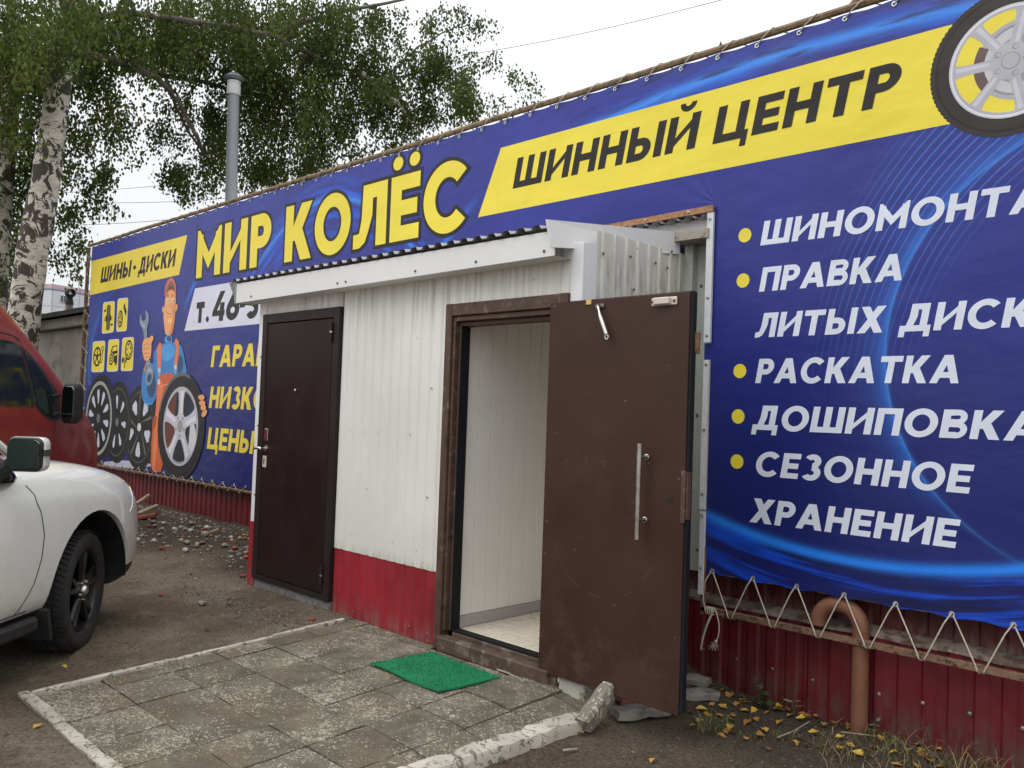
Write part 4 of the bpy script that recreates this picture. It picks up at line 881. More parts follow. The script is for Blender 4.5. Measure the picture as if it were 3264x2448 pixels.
# five yellow icon tiles
def quad(c4):
    P_ = [WY(260+a*.26522, 860+b*.26522) for a, b in c4]
    return lambda u, v: tuple((lambda w: (w.x, w.z))(P_[0]*(1-u)*(1-v)+P_[1]*u*(1-v)+P_[2]*u*v+P_[3]*(1-u)*v))
tiles = [[(258, 392), (402, 372), (387, 752), (243, 772)], [(434, 348), (563, 332), (543, 735), (415, 748)], [(136, 864), (287, 849), (268, 1228), (116, 1232)], [(323, 840), (455, 829), (437, 1222), (301, 1226)], [(490, 817), (632, 806), (617, 1214), (470, 1219)]]
for ti, t4 in enumerate(tiles):
    p = Print(.0006); q = quad(t4)
    def rr(m, r=.16):
        o = []
        for cx, cy, a in ((1-m-r, m+r*.55, -90), (1-m-r, 1-m-r*.55, 0), (m+r, 1-m-r*.55, 90), (m+r, m+r*.55, 180)): o += [q(cx+r*cos(radians(a+k*15)), cy+r*.55*sin(radians(a+k*15))) for k in range(7)]
        return o
    S = lambda pts, c=INK: p.shape([[q(u, v) for u, v in pts]], c)
    EL = lambda cx, cy, rx, ry, c=INK: S(ell(cx, cy, rx, ry, 28), c)
    p.shape([rr(0)], (.60, .62, .62)); p.shape([rr(.035)], YEL2)
    if ti == 0:
        S([(.36, .16), (.42, .11), (.60, .11), (.66, .16), (.66, .86), (.60, .91), (.42, .91), (.36, .86)]); S([(.42, .14), (.60, .14), (.60, .88), (.42, .88)], (.16, .14, .03))
        for k in range(11): S([(.42, .17+k*.065), (.60, .17+k*.065), (.60, .185+k*.065), (.42, .185+k*.065)])
        for v in (.50, .56): S([(.16, v), (.86, v), (.86, v+.025), (.16, v+.025)])
        S([(.28, .45), (.36, .42), (.36, .64), (.28, .60)]); S([(.74, .45), (.66, .42), (.66, .64), (.74, .60)])
        S([(.12, .25), (.22, .25), (.22, .22), (.33, .275), (.22, .33), (.22, .30), (.12, .30)]); S([(.90, .72), (.80, .72), (.80, .69), (.69, .745), (.80, .80), (.80, .77), (.90, .77)])
    elif ti == 1:
        EL(.34, .62, .24, .26); EL(.32, .62, .17, .20, YEL2); EL(.32, .62, .14, .17); EL(.32, .62, .05, .05, YEL2)
        for k in range(5): a = radians(90+k*72); S([(.32+.04*cos(a+1.2), .62+.045*sin(a+1.2)), (.32+.13*cos(a-.2), .62+.155*sin(a-.2)), (.32+.13*cos(a+.2), .62+.155*sin(a+.2))], YEL2)
        S([(.60, .22), (.76, .14), (.74, .26), (.92, .40), (.86, .58), (.60, .30)])
    elif ti == 2:
        EL(.42, .50, .32, .32); EL(.42, .50, .24, .25, YEL2); EL(.42, .50, .06, .05)
        for k in range(5): a = radians(-90+k*72); S([(.42+.05*cos(a-1), .50+.05*sin(a-1)), (.42+.24*cos(a-.12), .50+.25*sin(a-.12)), (.42+.24*cos(a+.12), .50+.25*sin(a+.12)), (.42+.05*cos(a+1), .50+.05*sin(a+1))])
        EL(.82, .25, .10, .08); EL(.82, .25, .06, .05, YEL2); S([(.80, .33), (.84, .33), (.85, .42), (.79, .42)]); S([(.81, .42), (.84, .42), (.86, .60), (.80, .70), (.70, .72), (.70, .69), (.78, .67), (.83, .58)])
    elif ti == 3:
        S([(.40, .22), (.82, .18), (.88, .36), (.90, .70), (.82, .74), (.50, .70), (.40, .52), (.25, .44), (.30, .36)]); S([(.46, .25), (.78, .22), (.82, .35), (.40, .38)], YEL2); S([(.62, .46), (.84, .44), (.84, .50), (.62, .52)], YEL2)
        EL(.36, .62, .22, .21, YEL2); EL(.36, .62, .19, .185); EL(.36, .62, .13, .12, YEL2); EL(.36, .62, .09, .08); EL(.36, .62, .04, .035, YEL2); S([(.72, .70), (.88, .70), (.86, .80), (.72, .80)])
    else:
        EL(.60, .38, .32, .30); EL(.60, .38, .25, .235, YEL2); EL(.60, .38, .22, .21); EL(.60, .38, .06, .05, YEL2)
        for k in range(5): a = radians(-60+k*72); S([(.60+.07*cos(a-.7), .38+.07*sin(a-.7)), (.60+.2*cos(a-.35), .38+.19*sin(a-.35)), (.60+.2*cos(a+.35), .38+.19*sin(a+.35)), (.60+.07*cos(a+.7), .38+.07*sin(a+.7))], YEL2)
        S([(.06, .62), (.20, .58), (.30, .62), (.46, .60), (.46, .74), (.30, .78), (.20, .74), (.06, .74)]); EL(.30, .68, .08, .07, YEL2); EL(.30, .68, .05, .045); S([(.28, .78), (.34, .78), (.34, .90), (.28, .90)])
    p.done('icon_tile')
# eyelets
m_eye = mat('eyelet_ring', (.50, .53, .50), .35, .8, var=.1)
eb = MB(); eb.lathe([(.0065, 0), (.0075, .0030), (.0135, .0026), (.0145, 0)], (0, 0, 0), (0, -1, 0), 14, u=(1, 0, 0)); eb.lathe([(0, .0008), (.0066, .0006)], (0, 0, 0), (0, -1, 0), 14, m=1, u=(1, 0, 0))
e0 = None
def eyelet(x, z):
    global e0
    if e0 is None: e0 = build(eb, 'eyelet', [m_eye, m_gapdark], ban, local=True, smooth=True); o = e0
    else: o = e0.copy(); COL.objects.link(o); o.parent = ban
    o.location = Vector((x, -.0018, z))-wloc(ban); return o
top_e = [(-.01+.2505*k, 3.632) for k in range(-39, 15)]; bot_e = [(.047+.2525*k, .669) for k in range(0, 14)]; bl_e = [(-5.34-.245*k, .680) for k in range(19)]; lf_e = [(BL+.022, .85+.26*k) for k in range(11)]
for x, z in top_e+bot_e+bl_e+lf_e: eyelet(x, z)

# ------------------------------------------------------------------ frame, battens, lacing
frm = thing('banner_frame', (-4, .03, 0), 'rusty brown tube frame that the blue banner is laced to', 'rack')  # frame of tubes and rails that carries the laced banner
mb = MB(); P_ = []
for k in range(60):
    x = -10.20+k*(3.8+10.2)/59; P_.append((x, .012+noise.noise(Vector((x*1.3, 0, 0)))*.008, 3.686+noise.noise(Vector((x*.9, 5, 0)))*.009+(.0)))
mb.tube(P_, .021, 8); build(mb, 'top_tube', m_rusttop, frm, smooth=True)
mb = MB(); mb.tube([(-10.20, .01, 3.66), (-10.215, .01, 2.2), (-10.23, .01, 1.2), (-10.235, .01, -.05)], .026, 8); build(mb, 'end_post', m_rust, frm, smooth=True)
mb = MB(); mb.box(0.0-.012, 3.8, -.012, -.008, .435, .463).box(-.012, 3.8, -.0075, .026, .459, .463); build(mb, 'bottom_rail', m_rust, frm)
mb = MB(); mb.box(-.016, .006, -.012, .01, .42, .80); build(mb, 'bottom_post', m_rust, frm)
mb = MB(); mb.box(.12, .20, -.010, .095, .425, .431).box(2.1, 2.2, -.01, .095, .425, .431); build(mb, 'bracket', m_rust, frm)
mb = MB(); mb.tube([(-10.2, .0, .612), (-8.6, .0, .622), (-7.0, -.002, .630), (-5.2, .0, .632), (-3.7, .0, .634)], .017, 6); build(mb, 'bottom_tube', m_rust, frm, smooth=True)
mb = MB(); mb.tube([(.745, .03, 3.69), (.86, .10, 3.86), (1.10, .25, 4.25)], .018, 8); build(mb, 'brace_rod', mat('red_brown_rod', (.19, .075, .055), .7, var=.2), frm, smooth=True)
mb = MB(); mb.add([(-.015, .01, 3.700), (.012, .01, 3.700), (.002, .01, 3.735), (-.008, .02, 3.70)], [(0, 1, 2), (1, 3, 2), (3, 0, 2), (0, 3, 1)]); build(mb, 'weld_spike', m_rust, frm)
for z in (2.95, 2.15, 1.45): mb = MB(); mb.box(-10.215, -10.03, .004, .012, z, z+.018); build(mb, 'bracket', m_rust, frm)
# battens nailing the cut edge of the vinyl
def batten(name, x0, z0, x1, z1, w, m, label, sc, y=-.016):
    a = Vector((x0, y, z0)); b = Vector((x1, y, z1)); c = (a+b)/2; d = (b-a); L = d.length/2; d.normalize(); n = Vector((0, 1, 0)); t = d.cross(n)
    mb = MB(); mb.obox(c, d*L, n*.008, t*w/2); o = build(mb, name, m, label=label, cat='batten')
    for f in sc: P = a+(b-a)*f; screw(P+Vector((0, -.0085, 0)), (0, -1, 0), o, m_zinc, .009)
    return o
batten('wooden_batten', -.905, 2.728, .004, 2.743, .036, m_wood, 'orange wooden batten screwed along the banner edge above the porch roof', (.19, .48, .82), y=-.022)
m_strip = mat('pale_plastic_strip', (.60, .61, .62), .45, var=.04, vs=3)
batten('edge_strip', -.016, 1.970, -.016, 2.722, .042, m_strip, 'long pale strip on the banner edge directly under the wooden batten', (.05, .34, .95))
batten('edge_strip', -.018, 1.014, -.016, 1.868, .034, m_strip, 'pale strip on the banner edge beside the handle of the open door', (.10, .53, .97))
batten('edge_strip', -.014, .532, -.014, 1.001, .030, m_strip, 'lowest pale strip on the banner edge, reaching below the blue vinyl', (.32, .95))
# top lacing: one cord in and out of every eyelet, over the tube
mb = MB()
for k in range(len(top_e)-1):
    x, z = top_e[k]; x1 = x+.105
    mb.tube([(x, .002, z), (x+.004, -.006, z+.003), (x+.04, -.012, z+.030), (x+.075, -.016, z+.052), (x+.095, -.002, z+.075), (x+.10, .02, z+.080)], .0034, 5)
    mb.tube([(x+.10, .02, z+.080), (x+.12, .04, z+.06), (x+.2, .03, z+.02), (x+.248, .004, z)], .0034, 5)
build(mb, 'lacing_cord', m_rope, label='pale cord lacing the top edge of the banner over the rusty tube', cat='cord', smooth=True)
mb = MB()
for k in range(len(bot_e)-1):
    x, z = bot_e[k]; xn = bot_e[k+1][0]; xm = (x+xn)/2+.0; d_ = .012
    dips = [random.uniform(-.006, .006) for _ in range(2)]
    mb.tube([(x+.006, -.004, z-.004), (x+.03, -.008, z-.05), (xm-d_-.008, -.014, .462), (xm-d_, -.0165, .440), (xm-d_+.004, -.004, .430), (xm+d_-.004, .006, .431), (xm+d_, -.004, .430), (xm+d_+.003, -.0165, .440), (xn-.03, -.010, z-.045), (xn-.002, -.006, z+.002), (xn+.001, -.0036, z+.004)], .0036, 6)
mb.tube([(bot_e[0][0]-.004, -.006, .67), (.008, -.018, .60), (.004, -.018, .50), (.020, -.018, .448)], .0036, 6)
build(mb, 'lacing_cord', m_rope, label='pale zigzag cord from the lower right banner eyelets down to the rusty rail', cat='cord', smooth=True)
mb = MB()
for x, z in bl_e: mb.tube([(x, -.004, z), (x-.05, -.015, z-.035), (x-.10, -.022, z-.072), (x-.11, -.006, z-.078)], .0034, 5).tube([(x-.11, -.006, z-.078), (x-.17, -.016, z-.03), (x-.24, -.004, z)], .0028, 5)
build(mb, 'lacing_cord', m_rope, label='thin cord stitching the lower left banner edge to its tube', cat='cord', smooth=True)
mb = MB()
for x, z in lf_e: mb.tube([(x, -.004, z), (x-.09, -.012, z+.06), (x-.175, -.016, z+.10), (-10.25, .02, z+.12), (x-.175, .01, z+.14), (x-.06, .0, z+.22), (x, -.003, z+.26)], .003, 5)
build(mb, 'lacing_cord', m_rope, label='thin cord lacing the left banner edge to the end post', cat='cord', smooth=True)
mb = MB()
for k in range(4):
    x = .030+k*.013; mb.tube([(x+.020*cos(t)*.3, -.010+.016*cos(t), .449+.020*sin(t)) for t in [j*pi/5 for j in range(11)]], .0036, 6)
mb.tube([(.075, -.024, .462), (.060, -.030, .425), (.035, -.034, .36), (.018, -.036, .30), (.008, -.036, .225)], .0036, 6)
mb.tube([(.079, -.024, .462), (.070, -.03, .43), (.045, -.036, .37), (.022, -.038, .29), (.012, -.038, .235), (.010, -.038, .226)], .0036, 6)
mb.tube([(.080, -.022, .466), (.098, -.030, .452), (.118, -.036, .405), (.124, -.038, .36), (.116, -.038, .315), (.106, -.038, .298)], .0036, 6)
mb.lathe([(0, -.008), (.009, -.004), (.010, .003), (0, .009)], (.106, -.038, .296), (.4, 0, 1), 8)
rq = random.Random(5)
for k in range(16): mb.tube([(.106, -.038, .292), (.106+rq.uniform(-.03, .012), -.038+rq.uniform(-.01, .01), .275+rq.uniform(-.012, .01)), (.100+rq.uniform(-.045, .02), -.038+rq.uniform(-.015, .01), .262+rq.uniform(-.025, .012))], .0011, 4)
build(mb, 'cord_end', m_rope, label='loose looped cord tail with a frayed knot hanging by the open door', cat='cord', smooth=True)
# goose-neck vent pipe in front of the red wall
mb = MB(); cx_, cy_ = .876, .042
path = [(cx_, cy_, -.08), (cx_, cy_, .25), (cx_, cy_, .500)]+[(cx_-.110+.110*cos(t), cy_, .505+.105*sin(t)) for t in [k*pi/12 for k in range(1, 12)]]+[(cx_-.222, cy_, .500), (cx_-.223, cy_, .488)]
mb.tube(path, .041, 18, cap=False); mb.tube(path[-3:], .037, 18, cap=False); mb.lathe([(.042, 0), (.0425, .004), (.042, .008)], (cx_, cy_, .495), (0, 0, 1), 18)
build(mb, 'vent_pipe', m_ibrown, label='red-brown goose-neck vent pipe standing before the dark red wall', cat='pipe', smooth=50)
# ------------------------------------------------------------------ door mat, broken kerb, rubble at the doorstep
def mat_mat():
    s = Sh('green_bristle_plastic'); x, y, z = s.xyz(); v = s.voro(210)
    c = s.scale((.002, .22, .085), s.noise(5, 3).map(.3, .7, .88, 1.1)); c = s.scale(c, v.map(.0, .6, 1.15, .7)); s.col(c); s.rough(.6)
    s.bump(v, -.8, .006); return s.m
A_, B_, C_, D_ = WG(950+507*.4521, 1980+318*.4521), WG(950+940*.4521, 1980+235*.4521), WG(950+1422*.4521, 1980+412*.4521), WG(950+985*.4521, 1980+520*.4521)
mb = MB(); n, m_ = 26, 18; vs = []; fs = []
for j in range(m_+1):
    for i in range(n+1):
        u, v = i/n, j/m_; P = (A_*(1-u)*(1-v)+D_*u*(1-v)+C_*u*v+B_*(1-u)*v)
        lift = .006+.010*max(0, 1-v*3.0)*(.5+.5*cos((u-.25)*7))+.002*noise.noise(Vector((u*4, v*4, 0)))
        vs.append((P.x, P.y, P.z+lift+.010))
for j in range(m_):
    for i in range(n): a = j*(n+1)+i; fs.append((a, a+1, a+n+2, a+n+1))
ring = [i for i in range(n+1)]+[(j+1)*(n+1)-1 for j in range(1, m_+1)]+[m_*(n+1)+i for i in range(n-1, -1, -1)]+[j*(n+1) for j in range(m_-1, 0, -1)]
o = len(vs); vs += [(vs[k][0], vs[k][1], vs[k][2]-.010) for k in ring]; K = len(ring); fs += [(ring[(k+1) % K], ring[k], o+k, o+(k+1) % K) for k in range(K)]
mb.add(vs, fs); build(mb, 'door_mat', mat_mat(), label='bright green bristle door mat lying before the open doorway', cat='door mat', norm=False)
mb = MB()
rb = random.Random(4)
for k in range(2600):
    u, v = rb.random(), rb.random(); P = (A_*(1-u)*(1-v)+D_*u*(1-v)+C_*u*v+B_*(1-u)*v); z = P.z+.016+.010*max(0, 1-v*3.0)*(.5+.5*cos((u-.25)*7)); r = .0035
    a = rb.uniform(0, 6.28); mb.add([(P.x+r*cos(a), P.y+r*sin(a), z-.002), (P.x+r*cos(a+2.1), P.y+r*sin(a+2.1), z-.002), (P.x+r*cos(a+4.2), P.y+r*sin(a+4.2), z-.002), (P.x+rb.uniform(-.002, .002), P.y+rb.uniform(-.002, .002), z+.006)], [(0, 1, 3), (1, 2, 3), (2, 0, 3)])
mt = bpy.data.objects['door_mat']; build(mb, 'bristles', mt.data.materials[0], mt, kind='stuff', norm=False)
V3 = lambda a, b: (1300+a*.5714, 1500+b*.5714)
m_conc2 = white_kerb('old_broken_kerb', .42)
def block(name, P0, P1, w, h, m, label, cat, up_=(0, 0, 1), seed=0, jag=.012, parent=None):
    """a long stone from P0 to P1 with worn uneven faces"""
    r = random.Random(seed); P0, P1 = Vector(P0), Vector(P1); d = P1-P0; n = max(4, int(d.length/.05)); t = d.normalized(); q = t.cross(Vector(up_)).normalized(); u = q.cross(t)
    sec = [(-.5, 0), (-.5, .8), (-.36, 1), (.36, 1), (.5, .8), (.5, 0)]; vs = []
    for a in range(n+1):
        k = .92 if a in (0, n) else 1
        for (x, y) in sec:
            vs.append(P0+d*(a/n)+q*(x*w*k)+u*(y*h*k+(1-k)*h*.4)+Vector((r.uniform(-jag, jag), r.uniform(-jag, jag), r.uniform(-jag, jag)))*.6+t*(r.uniform(-jag, jag) if k < 1 else 0))
    K = len(sec); fs = [(a*K+b, a*K+(b+1) % K, (a+1)*K+(b+1) % K, (a+1)*K+b) for a in range(n) for b in range(K)]+[tuple(range(K-1, -1, -1)), tuple(n*K+b for b in range(K))]
    mb = MB(); mb.add(vs, fs); return build(mb, name, m, parent, label=label, cat=cat, smooth=32)
gk = WG(*V3(985, 1455)); tip = WY(*V3(1135, 1235), gk.y+.22)
block('broken_kerb_stone', (gk.x, gk.y, gz(gk.x, gk.y)+.0), (tip.x, tip.y, tip.z-.01), .082, .078, m_conc2, 'broken kerb stone tilted up against the foot of the open door', 'kerb stone', seed=3, jag=.005)
a = WG(*V3(1150, 1380)); b = WG(*V3(1420, 1325)); block('concrete_slab', (a.x, a.y, a.z+.0), (b.x+.05, b.y, b.z+.002), .11, .045, m_conc, 'grey concrete slab piece lying on the dirt under the open door', 'slab', seed=5)
a = WG(*V3(820, 1205)); b = WG(*V3(1120, 1290)); block('concrete_slab', (a.x+.06, a.y+.10, a.z), (b.x+.05, b.y+.12, b.z), .10, .055, m_conc, 'long concrete strip running behind the broken kerb stone', 'slab', seed=6)
mb = MB(); P0 = WY(*V3(815, 1160), -.83); mb.box(-.335, -.16, -.86, -.70, .03, .150, bev=.012); build(mb, 'plaster_block', mat('flaking_plaster', (.42, .41, .36), .8, var=.1, dirt=(.20, .14, .07), ds=9, dt=(.5, .6), bump=.5), label='flaking white plastered block at the foot of the porch corner', cat='block')
block('brick', (-.06, -.66, .03), (.02, -.65, .03), .08, .06, mat('orange_brick', (.26, .10, .05), .9, var=.2, vs=20, bump=.5, bs=80), 'orange brick wedged in the shadow behind the open door', 'brick', seed=9)
a = WG(2262, 2225); block('concrete_slab', (a.x-.10, a.y-.1, a.z), (a.x+.02, a.y+.03, a.z+.005), .12, .035, m_conc, 'flat concrete piece at the wall just right of the open door', 'slab', seed=7)
a = WG(2245, 2190); block('concrete_slab', (a.x-.12, a.y, a.z), (a.x+.02, a.y+.02, a.z+.005), .10, .04, m_conc, 'pale concrete lump against the red wall behind the door edge', 'slab', seed=8)
m_twig = mat('dry_twig', (.30, .26, .20), .9, var=.2)
def twig(pts, r, label):
    mb = MB(); W = [WG(*p, dz=.006+.004*(i % 2)) for i, p in enumerate(pts)]; mb.tube(W, [r*(1-.5*i/len(W)) for i in range(len(W))], 5); return build(mb, 'twig', m_twig, label=label, cat='twig')
twig([V3(500, 1110), V3(560, 1130), V3(620, 1160), V3(650, 1178)], .006, 'pale stick lying along the foot of the brown door sill')
twig([(2480, 2350), (2530, 2330), (2580, 2300)], .004, 'bare forked twig on the dirt below the vent pipe')
twig([V3(865, 1560), V3(905, 1556), V3(945, 1552)], .005, 'small pale stick on the dirt in front of the whitewashed kerb')
twig([(2680, 2333), (2740, 2340), (2820, 2350)], .004, 'long pale straw stick at the foot of the vent pipe')
# stones one can tell apart
m_st = mat('pale_stone', (.27, .24, .19), .9, var=.2, vs=30, bump=.4)
def stone(px, py, r, label, m=m_st, sq=(1, 1, .55), cat='stone'):
    P = WG(px, py); mb = MB(); mb.rock((P.x, P.y, P.z+r*.2), r, sq, seed=int(px)); return build(mb, 'stone', m, label=label, cat=cat, smooth=30)
stone(643, 1925, .040, 'pale stone alone on the open dirt before the closed dark door', sq=(1.1, .8, .5)); stone(660, 2004, .018, 'small round dark stone between the pale stone and the paving edge', mat('dark_stone', (.08, .075, .06), .9))
m_brk = mat('red_brick_chip', (.25, .07, .035), .9, var=.2)
stone(728, 1925, .016, 'red brick chip right of the pale stone', m_brk); stone(513, 1897, .018, 'brown brick chip left of the pale stone', m_brk); stone(995, 1975, .026, 'red brick chip at the foot of the closed door corner', m_brk); stone(775, 1838, .03, 'red brick chip beside the crimson porch corner', m_brk)
rr_ = random.Random(12); m_wst = mat('white_rubble', (.42, .41, .38), .9, var=.15)
mats_r = [m_wst, m_st, m_brk, m_conc]
for k in range(70):
    px = rr_.uniform(425, 790); t = (px-425)/365; py = rr_.uniform(1640+t*55, 1735+t*70)
    P = WG(px, py); m = mats_r[rr_.choice((0, 0, 1, 1, 2, 3, 3))]; r = rr_.uniform(.014, .045)
    mb = MB(); mb.rock((0, 0, r*.2), r, (1, rr_.uniform(.6, 1), .5), seed=k)
    build(mb, 'rubble_stone', m, label=('white', 'buff', 'brick-red', 'grey')[mats_r.index(m)]+' rubble stone on the dirt bank left of the porch', cat='stone', group=('white', 'buff', 'brick-red', 'grey')[mats_r.index(m)]+' rubble on the bank by the left wall', local=True, loc=P)
def plank(p0, p1, w, h, m, label, dz=.02):
    a, b = WG(*p0), WG(*p1); block('plank', (a.x, a.y, a.z+dz), (b.x, b.y, b.z+dz*2), w, h, m, label, 'plank', seed=int(p0[0]), jag=.004)
m_plk = mat('weathered_plank', (.26, .19, .12), .85, var=.2, vs=12, bump=.3)
plank((418, 1640), (475, 1620), .05, .03, m_plk, 'weathered plank end sticking out behind the white car bumper', .07); plank((440, 1650), (500, 1632), .07, .03, m_plk, 'flat board on the rubble heap by the left wall', .03); plank((650, 1712), (690, 1700), .03, .015, m_plk, 'short orange splinter of wood on the bank', .015); plank((425, 1660), (500, 1650), .09, .035, m_brk, 'broken brick slab in the rubble heap behind the car', .01)
# pebbles and crumbs: nobody could count these
def pebbles(n, region, rmin, rmax, m, name, seed):
    r = random.Random(seed); vs = []; fs = []
    base = [(1, 0, 0), (-.5, .87, 0), (-.5, -.87, 0), (0, 0, .9), (.2, .1, -.5)]; F_ = [(0, 1, 3), (1, 2, 3), (2, 0, 3), (1, 0, 4), (2, 1, 4), (0, 2, 4)]
    for k in range(n):
        x, y = region(r)
        if -2.24 < x < -.03 and -2.9 < y < -.84: continue
        if YF-.02 < y and PX0 < x < PX1: continue
        q = rmin+(rmax-rmin)*r.random()**3; a = r.uniform(0, 6.28); z = gz(x, y); o = len(vs)
        z += .016*(noise.noise(Vector((x*2.1, y*2.1, 0)))+noise.noise(Vector((x*7, y*7, 3)))*.45+noise.noise(Vector((x*19, y*19, 7)))*.22)-.008
        sx, sy, sz = q*r.uniform(.7, 1.2), q*r.uniform(.6, 1.1), q*r.uniform(.4, .8)
        for b in base: vs.append((x+sx*b[0]*cos(a)-sy*b[1]*sin(a), y+sx*b[0]*sin(a)+sy*b[1]*cos(a), z+sz*(b[2]+.15)))
        fs += [tuple(i+o for i in f) for f in F_]
    mb = MB(); mb.add(vs, fs); build(mb, name, m, label=None, cat=None, kind='stuff', norm=False)
def peb_mat(name, a, b):
    s = Sh(name); c = s.mix(s.noise(37, 1).map(.4, .6), a, b); s.col(c); s.rough(.95); return s.m
pebbles(9000, lambda r: (r.uniform(-9, .4), -r.random()**1.4*4.5-.0), .002, .009, peb_mat('grit_mix', (.05, .04, .03), (.16, .14, .11)), 'grit', 1)
pebbles(9000, lambda r: (r.uniform(-.05, 2.1), r.uniform(-2.6, -.06)), .002, .011, peb_mat('dark_grit', (.03, .025, .02), (.12, .105, .085)), 'gravel', 2)
pebbles(2600, lambda r: (r.uniform(-9.5, -3.5), -abs(r.gauss(0, .45))-.02), .005, .026, peb_mat('rubble_mix', (.06, .045, .035), (.30, .27, .22)), 'rubble_crumbs', 3)
pebbles(1500, lambda r: (lambda t: (-3.9+t*1.9+r.gauss(0, .03), -1.25-(-.02)*t+r.gauss(0, .09)))(r.random()), .003, .013, peb_mat('dark_rubble', (.02, .018, .015), (.20, .19, .16)), 'drip_line_gravel', 4)

# ------------------------------------------------------------------ fallen leaves, grass, weeds
def leafmat(name, c, c2):
    s = Sh(name); r = s.rnd(); k = s.mix(r.map(.0, 1, smooth=False), c, c2); k = s.mix(s.noise(60, 3).map(.56, .7)*.6, k, (.16, .07, .02)); s.col(k); s.rough(.6); return s.m
m_ly = leafmat('yellow_birch_leaf', (.52, .34, .035), (.42, .23, .03)); m_lb = leafmat('brown_birch_leaf', (.30, .13, .03), (.36, .20, .06))
shape_ = [(0, -.55), (.0, -.34), (.30, -.22), (.38, .0), (.26, .22), (.12, .42), (0, .66), (-.12, .42), (-.26, .22), (-.38, .0), (-.30, -.22)]
protos = []
for k in range(4):
    r = random.Random(k); mb = MB(); c = r.uniform(.25, .7)
    vs = [(0, .05, .02)]+[(x*(1+r.uniform(-.12, .12)), y*(1+r.uniform(-.1, .1)), c*x*x*1.6+.10*abs(y)*r.uniform(-1, 1.6)+.02) for x, y in shape_]
    mb.add(vs, [(0, i+1, (i+1) % len(shape_)+1) for i in range(len(shape_))]); protos.append(mb)
first = {}
def fallen(px, py, size, m, label, group, r):
    P = WG(px, py) if py is not None else px; k = r.randrange(4); key = (k, m.name)
    if key not in first: o = build(protos[k], 'fallen_leaf', m, local=True, norm=False); first[key] = o
    else: o = first[key].copy(); COL.objects.link(o)
    o.location = (P.x, P.y, P.z+.004); o.rotation_euler = (r.uniform(-.35, .35), r.uniform(-.35, .35), r.uniform(0, 6.28)); o.scale = (size, size, size); tag(o, label, 'leaf', group)
rl = random.Random(21)
fixed = [(2263, 2182), (2305, 2200), (2238, 2232), (2325, 2217), (2345, 2222), (2275, 2228), (2372, 2240), (2375, 2267), (2485, 2302), (2590, 2320), (2557, 2280), (2555, 2290), (2480, 2262), (2706, 2316), (2622, 2378), (2678, 2385), (2705, 2368), (2738, 2405), (2760, 2410), (2335, 2335), (2520, 2280), (2200, 2272), (2235, 2262), (2255, 2280), (2300, 2348), (2850, 2400), (2790, 2385), (2810, 2358), (2780, 2332), (2975, 2415), (2960, 2425), (2420, 2243), (2365, 2232), (2230, 2300)]
def leafat(px, py, sz, m):
    c = 'yellow' if m is m_ly else 'brown'
    w = 'between the open door edge and the dark weed' if px < 2400 else ('between the dark weed and the vent pipe' if px < 2700 else ('in the dry grass just right of the vent pipe' if px < 2900 else 'in the dry grass towards the right edge'))
    fallen(px, py, sz, m, f'dry {c} birch leaf fallen {w}', f'{c} leaves {w}', rl)
for px, py in fixed: leafat(px, py, rl.uniform(.044, .062), rl.choice((m_ly, m_ly, m_ly, m_lb)))
for k in range(90):
    t = rl.random(); px = 2180+t*1084; lo = 2190+t*215; py = lo+rl.random()**1.4*(130+t*60)
    if py > 2446: continue
    leafat(px, py, rl.uniform(.034, .056), rl.choice((m_ly, m_ly, m_lb, m_lb)))
for px, py, s_, t_ in ((205, 2126, .035, 'single yellow leaf on the dirt behind the paving corner'), (118, 2318, .042, 'yellow leaf on the dirt left of the front kerb'), (1235, 2152, .030, 'yellow leaf at the left edge of the green mat'), (1368, 2047, .036, 'orange leaf at the foot of the brown door frame'), (1135, 1995, .034, 'yellow leaf by the crimson wall near the paving end'), (1002, 1938, .036, 'lower yellow leaf under the closed door'), (993, 1922, .03, 'upper yellow leaf under the closed door'), (1850, 2338, .045, 'orange leaf against the end of the whitewashed kerb'), (2080, 2425, .040, 'curled yellow leaf on the bare dirt in front of the open door'), (1930, 2310, .036, 'brown leaf beside the tilted kerb stone'), (815, 1855, .035, 'yellow leaf at the crimson corner of the porch'), (1857, 2098, .026, 'small orange leaf on the cracked slab by the sill'), (1595, 2418, .03, 'pinkish leaf in the grass by the kerb'), (2017, 2400, .018, 'tiny pale leaf scrap on the bare dirt')):
    fallen(px, py, s_, m_ly if 'brown' not in t_ and 'pink' not in t_ and 'orange' not in t_ else m_lb, t_, None, rl)
for k in range(34):
    px = rl.uniform(560, 795); t = (px-560)/235; py = 1655+t*50+abs(rl.gauss(0, 22)); fallen(px, py, rl.uniform(.03, .045), rl.choice((m_ly, m_ly, m_lb)), 'yellow leaf among the rubble left of the porch', 'leaves on the left bank', rl)
